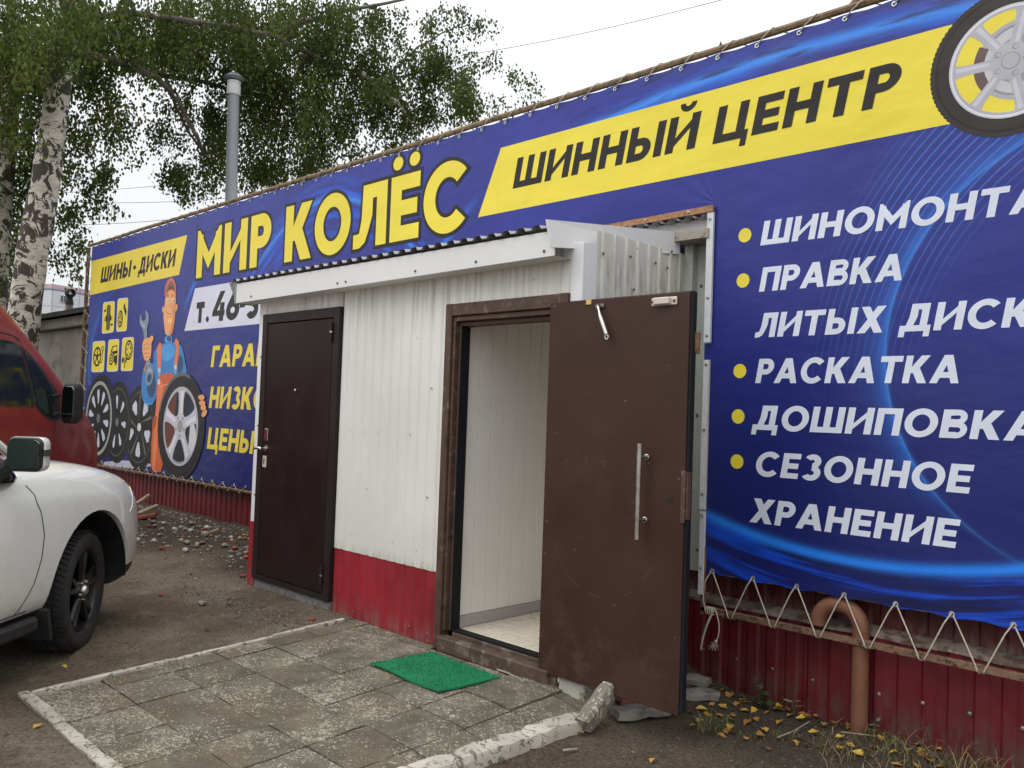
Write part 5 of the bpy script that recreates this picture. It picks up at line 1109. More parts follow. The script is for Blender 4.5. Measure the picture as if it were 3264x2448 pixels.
def blades(spots, name, cols, seed):
    r = random.Random(seed); mb = MB(); 
    for (x, y, n, h, sp) in spots:
        for k in range(n):
            a = r.uniform(0, 6.28); q = sp*sqrt(r.random()); X, Y = x+q*cos(a), y+q*sin(a)
            if Y > .07: Y = .07-r.random()*.05
            Z = gz(X, Y)-.012; hh = h*r.uniform(.35, 1.1); lx, ly = r.gauss(0, .75)*hh, r.gauss(0, .75)*hh-.05*hh; w = r.uniform(.0012, .0026); b = r.uniform(0, 6.28); wx, wy = w*cos(b), w*sin(b)
            vs = []
            for t in (0, .4, .75):
                cx, cy, cz = X+lx*t*t, Y+ly*t*t, Z+hh*t*(1-.25*t*abs(lx/hh))
                vs += [(cx-wx*(1-t*.5), cy-wy*(1-t*.5), cz), (cx+wx*(1-t*.5), cy+wy*(1-t*.5), cz)]
            vs.append((X+lx, Y+ly, Z+hh*(.9-.25*abs(lx/hh)))); mb.add(vs, [(0, 1, 3, 2), (2, 3, 5, 4), (4, 5, 6)], r.choice(range(len(cols))))
    build(mb, name, cols, kind='stuff', norm=False)
m_gr = mat('grass_green', (.075, .10, .025), .7, var=.3, vs=8); m_gd = mat('grass_dry', (.26, .20, .10), .8, var=.25, vs=8); m_gb = mat('grass_brown', (.14, .095, .05), .8, var=.25, vs=8)
sp = []
rg = random.Random(31)
for px, py, n, h, s_ in ((2262, 2325, 150, .085, .06), (2290, 2300, 60, .07, .06), (2395, 2345, 34, .04, .07), (2500, 2345, 44, .05, .06), (2740, 2400, 70, .05, .12), (2800, 2350, 60, .08, .08)):
    P = WG(px, py); sp.append((P.x, P.y, n, h, s_))
blades(sp, 'grass', [m_gr, m_gr, m_gd, m_gb], 1)
sp = []
for k in range(52):
    x = rg.uniform(.78, 2.1); y = .06-abs(rg.gauss(0, .30)); sp.append((x, y, rg.randrange(8, 26), rg.uniform(.04, .12)*(1+.3*(x > 1.1)), .11))
P = WG(2620, 2390); sp += [(P.x+.02, P.y, 30, .13, .03), (P.x+.08, P.y+.08, 16, .16, .04)]
blades(sp, 'dry_grass', [m_gd, m_gb, m_gb, m_gr], 2)
sp = [(WG(1590, 2415).x, WG(1590, 2415).y, 40, .05, .035), (WG(1285, 2020).x, WG(1285, 2020).y-.03, 26, .035, .05)]
blades(sp, 'kerb_grass', [m_gr, m_gd], 3)
sp = [(x, .06, 10, .05, .05) for x in [.1+.16*k for k in range(12)]]; blades(sp, 'wall_foot_grass', [m_gb, m_gd], 4)
def weed(px, py, h, nl, ls, m, label, seed):
    r = random.Random(seed); P = WG(px, py); P.y = min(P.y, .072); P.z = gz(P.x, P.y); t = thing('weed', P, label, 'weed')
    mb = MB(); mb.tube([P, P+Vector((r.uniform(-.01, .01), -.005, h*.5)), P+Vector((r.uniform(-.02, .02), -.01, h))], [.0025, .002, .001], 5); build(mb, 'stem', m_gr, t)
    for k in range(nl):
        a = r.uniform(0, 6.28); z = h*r.uniform(.1, 1); L = ls*r.uniform(.6, 1.1); c = P+Vector((0, -.005, z)); d = Vector((cos(a), sin(a)*.8-.2, r.uniform(.0, .5))).normalized(); q = d.cross(Vector((0, 0, 1))).normalized(); n_ = q.cross(d)
        c = c+d*L*.35
        mb = MB(); mb.add([c, c+d*L*.25+q*L*.34-n_*L*.05, c+d*L*.6+q*L*.30, c+d*L, c+d*L*.6-q*L*.30, c+d*L*.25-q*L*.34-n_*L*.05], [(0, 1, 2, 3), (0, 3, 4, 5)]); build(mb, 'leaf', m, t, norm=False)
m_wd = mat('dark_weed_leaf', (.03, .055, .018), .6, var=.25, vs=30)
weed(2425, 2250, .13, 26, .035, m_wd, 'small dark green weed rooted at the red wall left of the vent pipe', 1); weed(2455, 2262, .075, 16, .04, m_wd, 'low broad weed right beside the taller one at the red wall', 2)
weed(2530, 2275, .085, 5, .045, mat('yellowing_leaf', (.16, .17, .06), .6), 'single pale seedling against the red wall near the pipe', 3); weed(2790, 2345, .07, 9, .03, mat('grey_green_leaf', (.09, .13, .08), .7), 'grey-green seedling right of the vent pipe foot', 4)

# ------------------------------------------------------------------ garage, flue, far flats, wires
gar = thing('concrete_garage', (-14, 1, .1), 'low grey concrete garage with flat tarred roof beyond the banner', 'garage')
m_gar = mat('streaked_concrete', (.21, .195, .165), .9, var=.16, vs=1.4, dirt=(.12, .11, .09), ds=3.2, dt=(.5, .68), dirt2=((.27, .19, .12), 2.1, .62, .72), bump=.35, bs=40, bd=.006)
for k in range(3):
    mb = MB(); x1 = -10.6-k*3.0; mb.box(x1-2.985, x1, .40, 7, -.2, 2.62, bev=.01); build(mb, 'wall_panel', m_gar, gar)
mb = MB(); vs = []
mb.box(-19.7, -10.5, .30, 7.1, 2.625, 2.80, bev=.015); build(mb, 'roof_slab', m_gar, gar)
mb = MB(); n = 60; vs = []; fs = []
for i in range(n+1):
    x = -19.8+9.4*i/n; r_ = noise.noise(Vector((x*3, 2, 2)))*.02; vs += [(x, .20+r_, 2.80+r_*.4), (x, .19+r_, 2.875+r_), (x, 7.2, 3.0), (x, 7.2, 2.9)]
for i in range(n): fs += [(4*i+j, 4*i+4+j, 4*i+5+j, 4*i+1+j) for j in range(3)]
mb.add(vs, fs); build(mb, 'tar_roofing', mat('tar_felt', (.035, .032, .028), .9, var=.3, vs=8, bump=.5), gar)
mb = MB(); mb.tube([(-14.66, 1.2, 2.85), (-14.66, 1.2, 3.29)], .066, 14); build(mb, 'stove_pipe_base', mat('cement_pipe', (.20, .17, .14), .9), gar, smooth=40)
mb = MB(); c0 = Vector((-14.66, 1.2, 3.27)); mb.tube([c0, c0+Vector((0, 0, .012)), c0+Vector((0, 0, .07)), c0+Vector((0, 0, .11)), c0+Vector((-.015, 0, .16)), c0+Vector((-.02, 0, .19))], [.075, .075, .066, .055, .058, .045], 14)
cc_ = c0+Vector((.025, .0, .215)); d_ = (CAM-cc_); d_.z = 0; d_.normalize(); d_ = (Matrix.Rotation(radians(33), 3, 'Z') @ d_)
mb.lathe([(.078, -.055), (.084, 0), (.078, .055), (.062, .055), (.060, 0), (.062, -.055), (.078, -.055)], cc_, d_, 22)
build(mb, 'stove_pipe', mat('sooty_iron', (.018, .015, .013), .8), gar, smooth=40)
# tall grey flue standing on the shop roof
FX, FY = -10.05, 2.0
fl = thing('flue_pipe', (FX, FY, 3.5), 'tall grey metal flue pipe with a small conical cap rising behind the banner', 'flue')
m_flue = mat('grey_flue_metal', (.26, .28, .30), .5, .1, var=.06, vs=2)
zt_ = WY(737, 290, FY).z
mb = MB(); mb.tube([(FX+.16, FY, 3.2), (FX, FY, zt_)], .090, 20); build(mb, 'pipe', m_flue, fl, smooth=50)
mb = MB(); mb.lathe([(.102, -.09), (.107, -.08), (.107, .05), (.10, .055), (.10, .10), (.106, .10), (.106, .13)], (FX, FY, zt_), (0, 0, 1), 20); build(mb, 'collar', m_trim, fl, smooth=50)
mb = MB(); mb.lathe([(.105, .15), (.165, .185), (.05, .275), (0, .29)], (FX, FY, zt_), (0, 0, 1), 20).tube([(FX+.09, FY, zt_+.1), (FX+.10, FY, zt_+.19)], .008, 5).tube([(FX-.09, FY, zt_+.1), (FX-.10, FY, zt_+.19)], .008, 5).tube([(FX, FY-.09, zt_+.1), (FX, FY-.10, zt_+.19)], .008, 5); build(mb, 'cap', m_flue, fl, smooth=30)
# far block of flats: corner towards us, two faces
D0 = 165.
cor = WD(80+480*.1808, 850+500*.1808, D0); 
def flats():
    t = thing('block_of_flats', (cor.x, cor.y, 0), 'distant white panel block of flats with a pink parapet and blue band', 'flats')
    Ztop = WD(80+480*.1808, 850+305*.1808, D0).z; Zb = WD(80+480*.1808, 850+383*.1808, D0).z; Zb2 = WD(80+480*.1808, 850+415*.1808, D0).z
    view = (cor-CAM); view.z = 0; view.normalize(); side = Vector((view.y, -view.x, 0))
    dR = (side*.80+view*.60).normalized(); dL = (-side*.80+view*.60).normalized()
    mw = mat('white_flats_panel', (.60, .63, .66), .8, var=.04); mp = mat('pink_parapet', (.55, .40, .45), .8); mbl = mat('blue_grey_band', (.21, .24, .33), .8); mo = mat('ochre_loggia', (.62, .42, .20), .8); mg = mat('flats_glass', (.08, .10, .12), .2); mfw = mat('window_white', (.72, .72, .72), .6); mj = mat('panel_joint', (.36, .37, .38), .9)
    C0 = Vector((cor.x, cor.y, 0)); up_ = Vector((0, 0, 1)); LW, RW = 30, 60; stor = 3.0
    def face(d, L, nrm, name):
        def slab(a, b, z0, z1, off, m, nm, th=.3):
            mb = MB(); c = C0+d*((a+b)/2)+nrm*(off-th/2)+up_*((z0+z1)/2); mb.obox(c, d*((b-a)/2), nrm*(th/2), up_*((z1-z0)/2)); return build(mb, nm, m, t)
        slab(0, L, 0, Zb2, 0, mw, 'wall', 8); slab(0, L, Zb2, Zb, .02, mbl, 'band', 8); slab(0, L, Zb, Ztop, .04, mp, 'parapet', 8)
        k = 0; a = 0
        while a < L: slab(a-.05, a+.05, 0, Zb2, .03, mj, 'panel_joint', .1); slab(a-.06, a+.06, Zb, Ztop+.1, .10, mj, 'panel_joint', .1); a += 6.0 if name == 'R' else 3.6
        for s_ in range(1, 7): slab(0, L, Zb2-s_*stor-.04, Zb2-s_*stor+.04, .035, mj, 'panel_joint', .1)
        return slab
    nR = Vector((dR.y, -dR.x, 0)); nR = nR if nR.dot(view) < 0 else -nR; nL = Vector((dL.y, -dL.x, 0)); nL = nL if nL.dot(view) < 0 else -nL
    sR = face(dR, RW, nR, 'R'); sL = face(dL, LW, nL, 'L')
    def win(sl, a, z, w, h):
        f = sl(a, a+w, z, z+h, .10, mfw, 'window', .12)
        n_ = 3; pw = (w-.16*(n_+1))/n_
        for i in range(n_):
            q = a+.16+i*(pw+.16); d, nr = (dR, nR) if sl is sR else (dL, nL)
            c = C0+d*(q+pw/2)+nr*.14+up_*(z+h/2); mb = MB(); mb.obox(c, d*(pw/2), nr*.03, up_*(h/2-.14)); build(mb, 'pane', mg, f)
    for s_ in range(5):
        z = Zb2-stor*(s_+1)+.85
        for a, w in ((1.6, 2.1), (11.2, 1.7), (15.8, 2.2), (24, 2.1), (32, 2.1)): win(sR, a, z, w, 1.55)
        win(sL, 5.2, z, 2.0, 1.55); win(sL, 12, z, 2.0, 1.55)
        for a in (8.2, 13.3, 21): sR(a, a+2.2, Zb2-stor*(s_+1)+.05, Zb2-stor*(s_+1)+ (2.9 if a == 8.2 else 1.1), .06, mo, 'loggia_panel', .2)
    sl = sR; sl(22, 34, Ztop, Ztop+6.0, -3, mw, 'lift_house', 6); sl(25.5, 27.2, Ztop+3.0, Ztop+4.8, -2.9, mg, 'lift_house_window', .3)
    mb = MB()
    for a in (10.5, 13.0, 15.5, 17.5): c = C0+dR*a; mb.obox(c+up_*(Ztop+1.3)-nR*1, dR*.05, nR*.05, up_*1.6)
    mb.obox(C0+dR*14+up_*(Ztop+2.8)-nR*1, dR*3.5, nR*.05, up_*.05); build(mb, 'roof_railing', mj, t)
flats()
# overhead wires
m_wire = mat('overhead_wire', (.10, .10, .11), .7)
for (a, b, da, db, lb) in (((1560, 150), (2330, -25), 30, 24, 'overhead wire crossing the sky above the long yellow stripe'), ((200, 705), (700, 668), 34, 30, 'lowest overhead wire in the gap left of the flue'), ((330, 634), (860, 605), 34, 30, 'middle overhead wire in the gap left of the flue'), ((400, 590), (1300, 478), 36, 28, 'upper overhead wire behind the flue and birch twigs'), ((205, 768), (300, 768), 36, 36, 'short overhead wire seen just left of the banner corner')):
    A, B = WD(*a, da), WD(*b, db); A, B = A+(A-B)*.3, B+(B-A)*.3; mb = MB(); mb.tube([A+(B-A)*(k/16)-Vector((0, 0, .25*4*(k/16)*(1-k/16))) for k in range(17)], .010, 5); build(mb, 'overhead_wire', m_wire, label=lb, cat='wire', smooth=True)
# ------------------------------------------------------------------ vehicles
def loft(stations, secf, name, m, levels=2, cut=None, parent=None, mats=None, pick=None, loc=None):
    vs = []; fs = []; n = None
    for st in stations:
        half = secf(st); ring = [(st[0], -y, z) for y, z in half]+[(st[0], y, z) for y, z in reversed(half[1:-1])]
        n = len(ring); vs += ring
    for a in range(len(stations)-1):
        for k in range(n): fs.append((a*n+k, a*n+(k+1) % n, (a+1)*n+(k+1) % n, (a+1)*n+k))
    fs.append(tuple(range(n))); fs.append(tuple((len(stations)-1)*n+k for k in reversed(range(n))))
    me = bpy.data.meshes.new(name); me.from_pydata(vs, [], fs)
    bm = bmesh.new(); bm.from_mesh(me); bmesh.ops.recalc_face_normals(bm, faces=bm.faces); bm.to_mesh(me); bm.free()
    o = bpy.data.objects.new('tmp', me); COL.objects.link(o)
    md = o.modifiers.new('s', 'SUBSURF'); md.levels = levels; md.render_levels = levels
    cs = []
    for (c, r, w) in (cut or []):
        mb = MB(); mb.tube([(c[0], c[1]-w, c[2]), (c[0], c[1]+w, c[2])], r, 40); cm = bpy.data.meshes.new('c'); cm.from_pydata(mb.v, [], mb.f)
        bm = bmesh.new(); bm.from_mesh(cm); bmesh.ops.recalc_face_normals(bm, faces=bm.faces); bm.to_mesh(cm); bm.free()
        co = bpy.data.objects.new('cut', cm); COL.objects.link(co); cs.append(co); b = o.modifiers.new('b', 'BOOLEAN'); b.operation = 'DIFFERENCE'; b.object = co; b.solver = 'EXACT'
    dg = bpy.context.evaluated_depsgraph_get(); dg.update(); nm = bpy.data.meshes.new_from_object(o.evaluated_get(dg)); nm.name = name
    for c in cs: bpy.data.objects.remove(c)
    bpy.data.objects.remove(o)
    nm.materials.clear()
    for q in (mats or [m]): nm.materials.append(q)
    if pick:
        for pl in nm.polygons: pl.material_index = pick(pl.center, pl.normal)
    nm.polygons.foreach_set('use_smooth', [True]*len(nm.polygons)); nm.set_sharp_from_angle(angle=radians(38))
    ob = bpy.data.objects.new(name, nm); COL.objects.link(ob); ob.parent = parent
    bv = BVHTree.FromPolygons([v.co.copy() for v in nm.vertices], [tuple(pl.vertices) for pl in nm.polygons]); return ob, bv
def carpaint(name, c, r=.25, coat=1.):
    s = Sh(name); v = s.pos(True); cc = s.scale(c, s.noise(1.5, 3, vec=v).map(.3, .7, .97, 1.03)); x, y, z = s.xyz(v)
    cc = s.mix(s.noise(9, 4, .7, vec=v).map(.5, .75)*z.map(.75, .3, 0, 1)*.5, cc, (.20, .17, .13)); s.col(cc); s.rough(s.noise(5, 3, vec=v).map(.3, .7, r, r+.12)); s.b.inputs['Coat Weight'].default_value = coat; s.b.inputs['Coat Roughness'].default_value = .07; return s.m
m_cw = carpaint('white_car_paint', (.70, .70, .67)); m_blk = mat('black_car_plastic', (.018, .018, .019), .6, var=.15, vs=6, dirt=(.07, .06, .05), ds=7, dt=(.5, .75), obj=True)
m_glass = mat('dark_car_glass', (.012, .018, .016), .13, var=.02, obj=True); m_glass.node_tree.nodes['Principled BSDF'].inputs['Specular IOR Level'].default_value = .4
m_mir = mat('mirror_glass', (.20, .24, .22), .05, 1, var=.02, obj=True); m_gap = mat('panel_gap', (.03, .03, .03), .8); m_gapl = mat('pale_panel_gap', (.75, .74, .68), .5)
m_tyre = mat('tyre_rubber', (.017, .016, .015), .85, var=.25, vs=12, dirt=(.06, .05, .04), ds=14, dt=(.5, .75), bump=.3, bs=150, obj=True); m_rimb = mat('black_alloy', (.012, .012, .013), .35, .3, var=.1, obj=True)
m_lamp = mat('headlamp_glass', (.09, .09, .08), .1, .2, obj=True); m_well = mat('wheel_well', (.006, .006, .006), .95)
def side_line(bv, pts, r, name, m, parent, sgn=-1, close=False, n=6, off=.001):
    P = []
    for i in range(len(pts)-1):
        for k in range(n): t = k/n; P.append((pts[i][0]*(1-t)+pts[i+1][0]*t, pts[i][1]*(1-t)+pts[i+1][1]*t))
    P.append(pts[-1]); Q = []
    for x, z in P:
        h = bv.ray_cast(Vector((x, sgn*3, z)), Vector((0, -sgn, 0)))
        if h[0] is not None: Q.append(h[0]+Vector((0, sgn*off, 0)))
    if len(Q) < 2: return None
    mb = MB(); mb.tube(Q, r, 6); return build(mb, name, m, parent, local=True, smooth=True)
def side_patch(bv, pts, name, m, parent, sgn=-1, off=.006, label=None):
    bm = bmesh.new(); V = [bm.verts.new((x, 0, z)) for x, z in pts]; f = bm.faces.new(V); bmesh.ops.triangulate(bm, faces=[f])
    bmesh.ops.subdivide_edges(bm, edges=bm.edges[:], cuts=4, use_grid_fill=True)
    for v in bm.verts:
        h = bv.ray_cast(Vector((v.co.x, sgn*3, v.co.z)), Vector((0, -sgn, 0))); v.co.y = (h[0].y if h[0] is not None else sgn*.8)+sgn*off
    me = bpy.data.meshes.new(name); bm.to_mesh(me); bm.free(); me.materials.append(m); o = bpy.data.objects.new(name, me); COL.objects.link(o); o.parent = parent; me.polygons.foreach_set('use_smooth', [True]*len(me.polygons))
    if label: o['label'] = label
    return o
def car_wheel(parent, c, R, w, yaw, sgn, rimm, detail=True):
    """tyre with tread blocks, five double spokes, hub cap and nuts"""
    Rz = Matrix.Translation(Vector(c)) @ Matrix.Rotation(yaw, 4, 'Z')
    def put(mb, name, m, par, sm=True):
        mb.v = [tuple(Rz @ Vector(p)) for p in mb.v]; return build(mb, name, m, par, local=True, smooth=40 if sm else False)
    wh = bpy.data.objects.new('wheel', None); COL.objects.link(wh); wh.parent = parent
    ro = R*.665; s = sgn
    mb = MB(); mb.lathe([(ro, -w*.40), (R*.80, -w*.5), (R*.93, -w*.48), (R*.975, -w*.38), (R*.978, 0), (R*.975, w*.38), (R*.93, w*.48), (R*.90, w*.505), (R*.84, w*.515), (R*.80, w*.505), (R*.70, w*.47), (ro, w*.40), (ro*.97, w*.30), (ro*.97, -w*.3), (ro, -w*.40)], (0, 0, 0), (0, s, 0), 72)
    if detail:
        n = 66
        for row, (y0, y1, ph) in enumerate(((-.46, -.27, 0), (-.22, -.04, .5), (.04, .22, 0), (.27, .47, .5))):
            for k in range(n):
                a = 2*pi*(k+ph)/n; da = 2*pi/n*.66; sk = .012*(1 if row % 2 else -1)
                rb_, rt_ = R*.972, R*1.0; ed = 1 if abs(y0) < .4 and abs(y1) < .4 else .975
                vs = []
                for (aa, yy) in ((a, y0), (a+da, y0), (a+da, y1), (a, y1)):
                    tw = (yy-y0)*.25
                    for rr in (rb_, rt_*(.982 if (row == 0 and yy == y0) or (row == 3 and yy == y1) else 1)): vs.append((rr*cos(aa+tw), s*yy*w, rr*sin(aa+tw)))
                mb.add(vs, [(1, 3, 5, 7), (0, 2, 3, 1), (2, 4, 5, 3), (4, 6, 7, 5), (6, 0, 1, 7)])
    put(mb, 'tyre', m_tyre, wh, False)
    mb = MB(); mb.lathe([(ro, w*.42), (ro*.96, w*.44), (ro*.93, w*.36), (ro*.90, -w*.1), (0, -w*.1)], (0, 0, 0), (0, s, 0), 56)
    put(mb, 'rim_barrel', rimm, wh)
    mb = MB()
    for k in range(5):
        a = radians(90+72*k)
        for da in (-.17, .17):
            p0 = Vector((cos(a)*ro*.16, s*w*.33, sin(a)*ro*.16)); p1 = Vector((cos(a+da)*ro*.93, s*w*.37, sin(a+da)*ro*.93)); d = p1-p0; q = d.cross(Vector((0, 1, 0))).normalized()
            mb.add([p0-q*.026, p0+q*.026, p1+q*.016, p1-q*.016, p0-q*.022+Vector((0, s*.022, 0)), p0+q*.022+Vector((0, s*.022, 0)), p1+q*.010+Vector((0, s*.016, 0)), p1-q*.010+Vector((0, s*.016, 0))], [(0, 1, 2, 3), (4, 5, 6, 7), (0, 1, 5, 4), (1, 2, 6, 5), (2, 3, 7, 6), (3, 0, 4, 7)])
    mb.lathe([(0, w*.44), (ro*.22, w*.43), (ro*.28, w*.36), (ro*.28, w*.2)], (0, 0, 0), (0, s, 0), 24); put(mb, 'rim_spokes', rimm, wh)
    mb = MB(); mb.lathe([(0, w*.44+.022), (.022, w*.44+.020), (.031, w*.44+.010), (.032, w*.42)], (0, 0, 0), (0, s, 0), 20)
    put(mb, 'hub_cap', m_steel, wh)
    mb = MB()
    for k in range(5): a = radians(90+36+72*k); mb.lathe([(0, .018), (.009, .016), (.011, 0)], (cos(a)*ro*.235, s*w*.41, sin(a)*ro*.235), (0, s, 0), 8)
    put(mb, 'wheel_nuts', m_steel, wh); return wh
HD = radians(131)
hubp = WG(247, 2064); hv = Vector((cos(HD), sin(HD), 0)); lv = Vector((-sin(HD), cos(HD), 0))
car_o = Vector((hubp.x, hubp.y, 0))+lv*.80; car_o.z = gz(car_o.x, car_o.y)-.002
suv = thing('parked_suv', car_o, 'white off-road car with black wheels cut off by the left edge of the photo', 'car', rz=HD)
ST_ = [(.90, .40, .40, .70, .78), (.885, .56, .34, .74, .84), (.82, .70, .30, .80, .93), (.70, .79, .29, .865, 1.01), (.52, .845, .29, .915, 1.075), (.28, .88, .29, .955, 1.125), (0, .895, .29, .98, 1.16), (-.30, .90, .29, .995, 1.185), (-.60, .90, .29, 1.0, 1.20), (-.72, .90, .29, 1.005, 1.19), (-.85, .90, .29, 1.005, 1.10), (-1.6, .90, .29, 1.01, 1.09), (-2.3, .90, .29, 1.02, 1.09), (-2.9, .895, .29, 1.03, 1.09), (-3.35, .87, .30, 1.04, 1.09), (-3.62, .80, .34, 1.0, 1.10), (-3.70, .66, .42, .95, 1.02)]
def sec_suv(st):
    x, w, zb, zs, zt = st; zm = zb+.24
    return [(0, zb), (.80*w, zb), (.955*w, zb+.05), (1.0*w, zm), (1.0*w, (zm+zs)/2), (.985*w, zs-.045), (.960*w, zs-.005), (.925*w, zs+(zt-zs)*.35), (.85*w, zs+(zt-zs)*.72), (.62*w, zt-.012), (.3*w, zt), (0, zt)]
WZ = .355
m_cwell = m_well
body, bv = loft(ST_, sec_suv, 'body', m_cw, 2, cut=[((0, -.75, .405), .445, .32), ((0, .75, .405), .445, .32), ((-2.67, -.75, .405), .445, .32), ((-2.67, .75, .405), .445, .32)], parent=suv, mats=[m_cw, m_blk, m_well],
                pick=lambda c, n: 2 if (min(math.hypot(c.x, c.z-.405), math.hypot(c.x+2.67, c.z-.405)) < .437 and abs(c.y) < .88) else (1 if (c.z < (.375 if c.x < .42 else .44-.02*c.x) ) else 0))
# greenhouse
gs = [(-.66, .80, 1.08, 1.13), (-.72, .84, 1.10, 1.20), (-1.06, .845, 1.12, 1.36), (-1.5, .83, 1.12, 1.60), (-1.95, .80, 1.12, 1.68), (-2.6, .79, 1.12, 1.68), (-3.3, .70, 1.12, 1.62), (-3.62, .68, 1.10, 1.20)]
gh, gbv = loft(gs, lambda s: [(0, 1.05), (s[1]+.05, 1.05), (s[1]+.04, s[2]), (s[1]-(s[3]-s[2])*.20, s[2]+(s[3]-s[2])*.85), (s[1]-(s[3]-s[2])*.30-.04, s[3]), (0, s[3]+.015)], 'cabin_glass', m_glass, 1, parent=suv, mats=[m_glass, m_cw], pick=lambda c, n: 1 if (n.z > .75 and c.x < -1.3) else 0)
mb = MB()
for s_ in (-1, 1): mb.tube([(-.70, s_*.845, 1.17), (-1.06, s_*.82, 1.395), (-1.5, s_*.74, 1.61), (-2.0, s_*.66, 1.69)], [.022, .022, .022, .022], 8)
build(mb, 'window_pillar', m_cw, suv, local=True, smooth=True)
arch = lambda r, a0, a1, cx=0: [(cx+r*cos(radians(a)), .405+r*sin(radians(a))) for a in range(a0, a1, 6)]
side_line(bv, [(-.64, 1.05), (-.60, 1.0), (-.60, .96), (-.57, .90), (-.545, .78), (-.56, .66), (-.61, .52), (-.70, .385)], .0028, 'door_gap', m_gap, suv)
side_line(bv, [(-1.62, 1.05), (-1.62, .9), (-1.62, .6), (-1.60, .385)], .003, 'door_gap', m_gap, suv)
side_line(bv, [(.62, .955), (.56, .90), (.50, .82), (.45, .79)], .0028, 'bumper_gap', m_gapl, suv)
side_line(bv, [(-.60, .382), (-1.0, .380), (-1.6, .38), (-2.2, .38)], .0035, 'sill_gap', m_gap, suv)
# headlamp wrapped round the wing
side_patch(bv, [(.56, .975), (.70, .962), (.80, .925), (.835, .885), (.79, .865), (.70, .90), (.60, .945)], 'headlamp', m_lamp, suv, label='right headlamp tip')
side_patch(bv, [(.56, .975), (.70, .962), (.80, .925), (.835, .885), (.79, .865), (.70, .90), (.60, .945)], 'headlamp', m_lamp, suv, sgn=1)
for s_ in (-1, 1):
    mb = MB(); n = 18; vs = []; fs = []
    for k in range(n+1):
        a = radians(-4+190*k/n); r = .438
        for y in (s_*.40, s_*.845): vs.append((r*cos(a), y, .405+r*sin(a)))
    for k in range(n): fs.append((2*k, 2*k+1, 2*k+3, 2*k+2))
    mb.add(vs, fs); build(mb, 'arch_liner', m_well, suv, local=True, norm=False)
mb = MB(); mb.box(-.52, .5, -.4, .4, .20, .7); build(mb, 'underbody', m_well, suv, local=True)
mb = MB(); mb.obox((-.43, -.80, .27), (.012, 0, .004), (0, .085, 0), (.02, 0, -.085)); build(mb, 'mud_flap', m_blk, suv, local=True)
mb = MB(); mb.box(-2.2, -.50, -.872, -.6, .25, .335, bev=.02); build(mb, 'sill_cladding', m_blk, suv, local=True)
wz = WZ
car_wheel(suv, (0, -.70, wz+.008), .363, .25, radians(12), -1, m_rimb); car_wheel(suv, (0, .70, wz), .355, .225, radians(7), 1, m_rimb, False)
car_wheel(suv, (-2.67, -.70, wz), .355, .225, 0, -1, m_rimb, False); car_wheel(suv, (-2.67, .70, wz), .355, .225, 0, 1, m_rimb, False)
def door_mirror(parent, c, w, h, d, yaw, cap, white=True, second=False, lab=None):
    """housing rounded off, glass on its rear face"""
    M_ = Matrix.Translation(Vector(c)) @ Matrix.Rotation(yaw, 4, 'Z')
    def rrect(sx, sz, x, n=6):
        o = []
        for cy, cz, a0 in ((1, -1, -90), (1, 1, 0), (-1, 1, 90), (-1, -1, 180)):
            rx, rz = sx*.42, sz*.42
            for k in range(n): a = radians(a0+90*k/(n-1)); o.append((x, cy*(sx-rx)+rx*cos(a), cz*(sz-rz)+rz*sin(a)))
        return o
    def shell(prof, name, m, par):
        vs = []; fs = []; n = None
        for x, k in prof: r = rrect(w/2*k, h/2*k, x); n = len(r); vs += r
        for a in range(len(prof)-1): fs += [(a*n+i, a*n+(i+1) % n, (a+1)*n+(i+1) % n, (a+1)*n+i) for i in range(n)]
        fs.append(tuple(range(n))); fs.append(tuple((len(prof)-1)*n+i for i in range(n)))
        mb = MB(); mb.add([tuple(M_ @ Vector(v)) for v in vs], fs); return build(mb, name, m, par, local=True, smooth=50)
    hs = shell([(-.012, .90), (-.004, .955), (.012, .965), (.03, .95)], 'door_mirror', m_blk, parent)
    if lab: hs['label'] = lab
    shell([(.004, .985), (.010, 1.0), (.06, .99), (d*.8, .85), (d, .55), (d+.01, .2)], 'mirror_cap', cap, hs)
    shell([(-.0175, .84), (-.0125, .86)], 'mirror_glass', m_mir, hs)
    if second:
        pass
    return hs
dm = door_mirror(suv, (-.925, -1.015, 1.235), .185, .175, .10, radians(4), m_cw, lab='white-capped right door mirror')
mb = MB(); mb.obox((-.890, -1.108, 1.245), (.035, .006, 0), (.001, .006, 0), (0, 0, .016)); build(mb, 'indicator', m_lamp, dm, local=True)
mb = MB(); mb.tube([(-.90, -.84, 1.12), (-.91, -.93, 1.18)], [.05, .035], 8); build(mb, 'mirror_foot', m_blk, dm, local=True)

# red van beyond the car
m_red = carpaint('red_van_paint', (.215, .017, .013), .38, .25)
HV = radians(128); vo = CAM+Vector((cos(AZ+radians(25.75)), sin(AZ+radians(25.75)), 0))*10.1; hv2 = Vector((cos(HV), sin(HV), 0)); lv2 = Vector((-sin(HV), cos(HV), 0))
van_o = Vector((vo.x, vo.y, 0))+lv2*.86-hv2*(-.10); van_o.z = gz(van_o.x, van_o.y)-.01
van = thing('parked_van', van_o, 'high-roofed dark red van with a black mirror parked behind the white car', 'van', rz=HV)
VS = [(0, .70, .40, .72), (-.015, .80, .33, .95), (-.10, .87, .31, 1.13), (-.30, .92, .30, 1.31), (-.58, .95, .30, 1.50), (-.84, .96, .30, 1.74), (-1.15, .965, .30, 2.02), (-1.5, .97, .30, 2.33), (-1.9, .975, .30, 2.60), (-2.35, .975, .30, 2.72), (-3.2, .975, .30, 2.75), (-4.6, .975, .30, 2.75), (-5.15, .96, .32, 2.70), (-5.25, .90, .42, 2.5)]
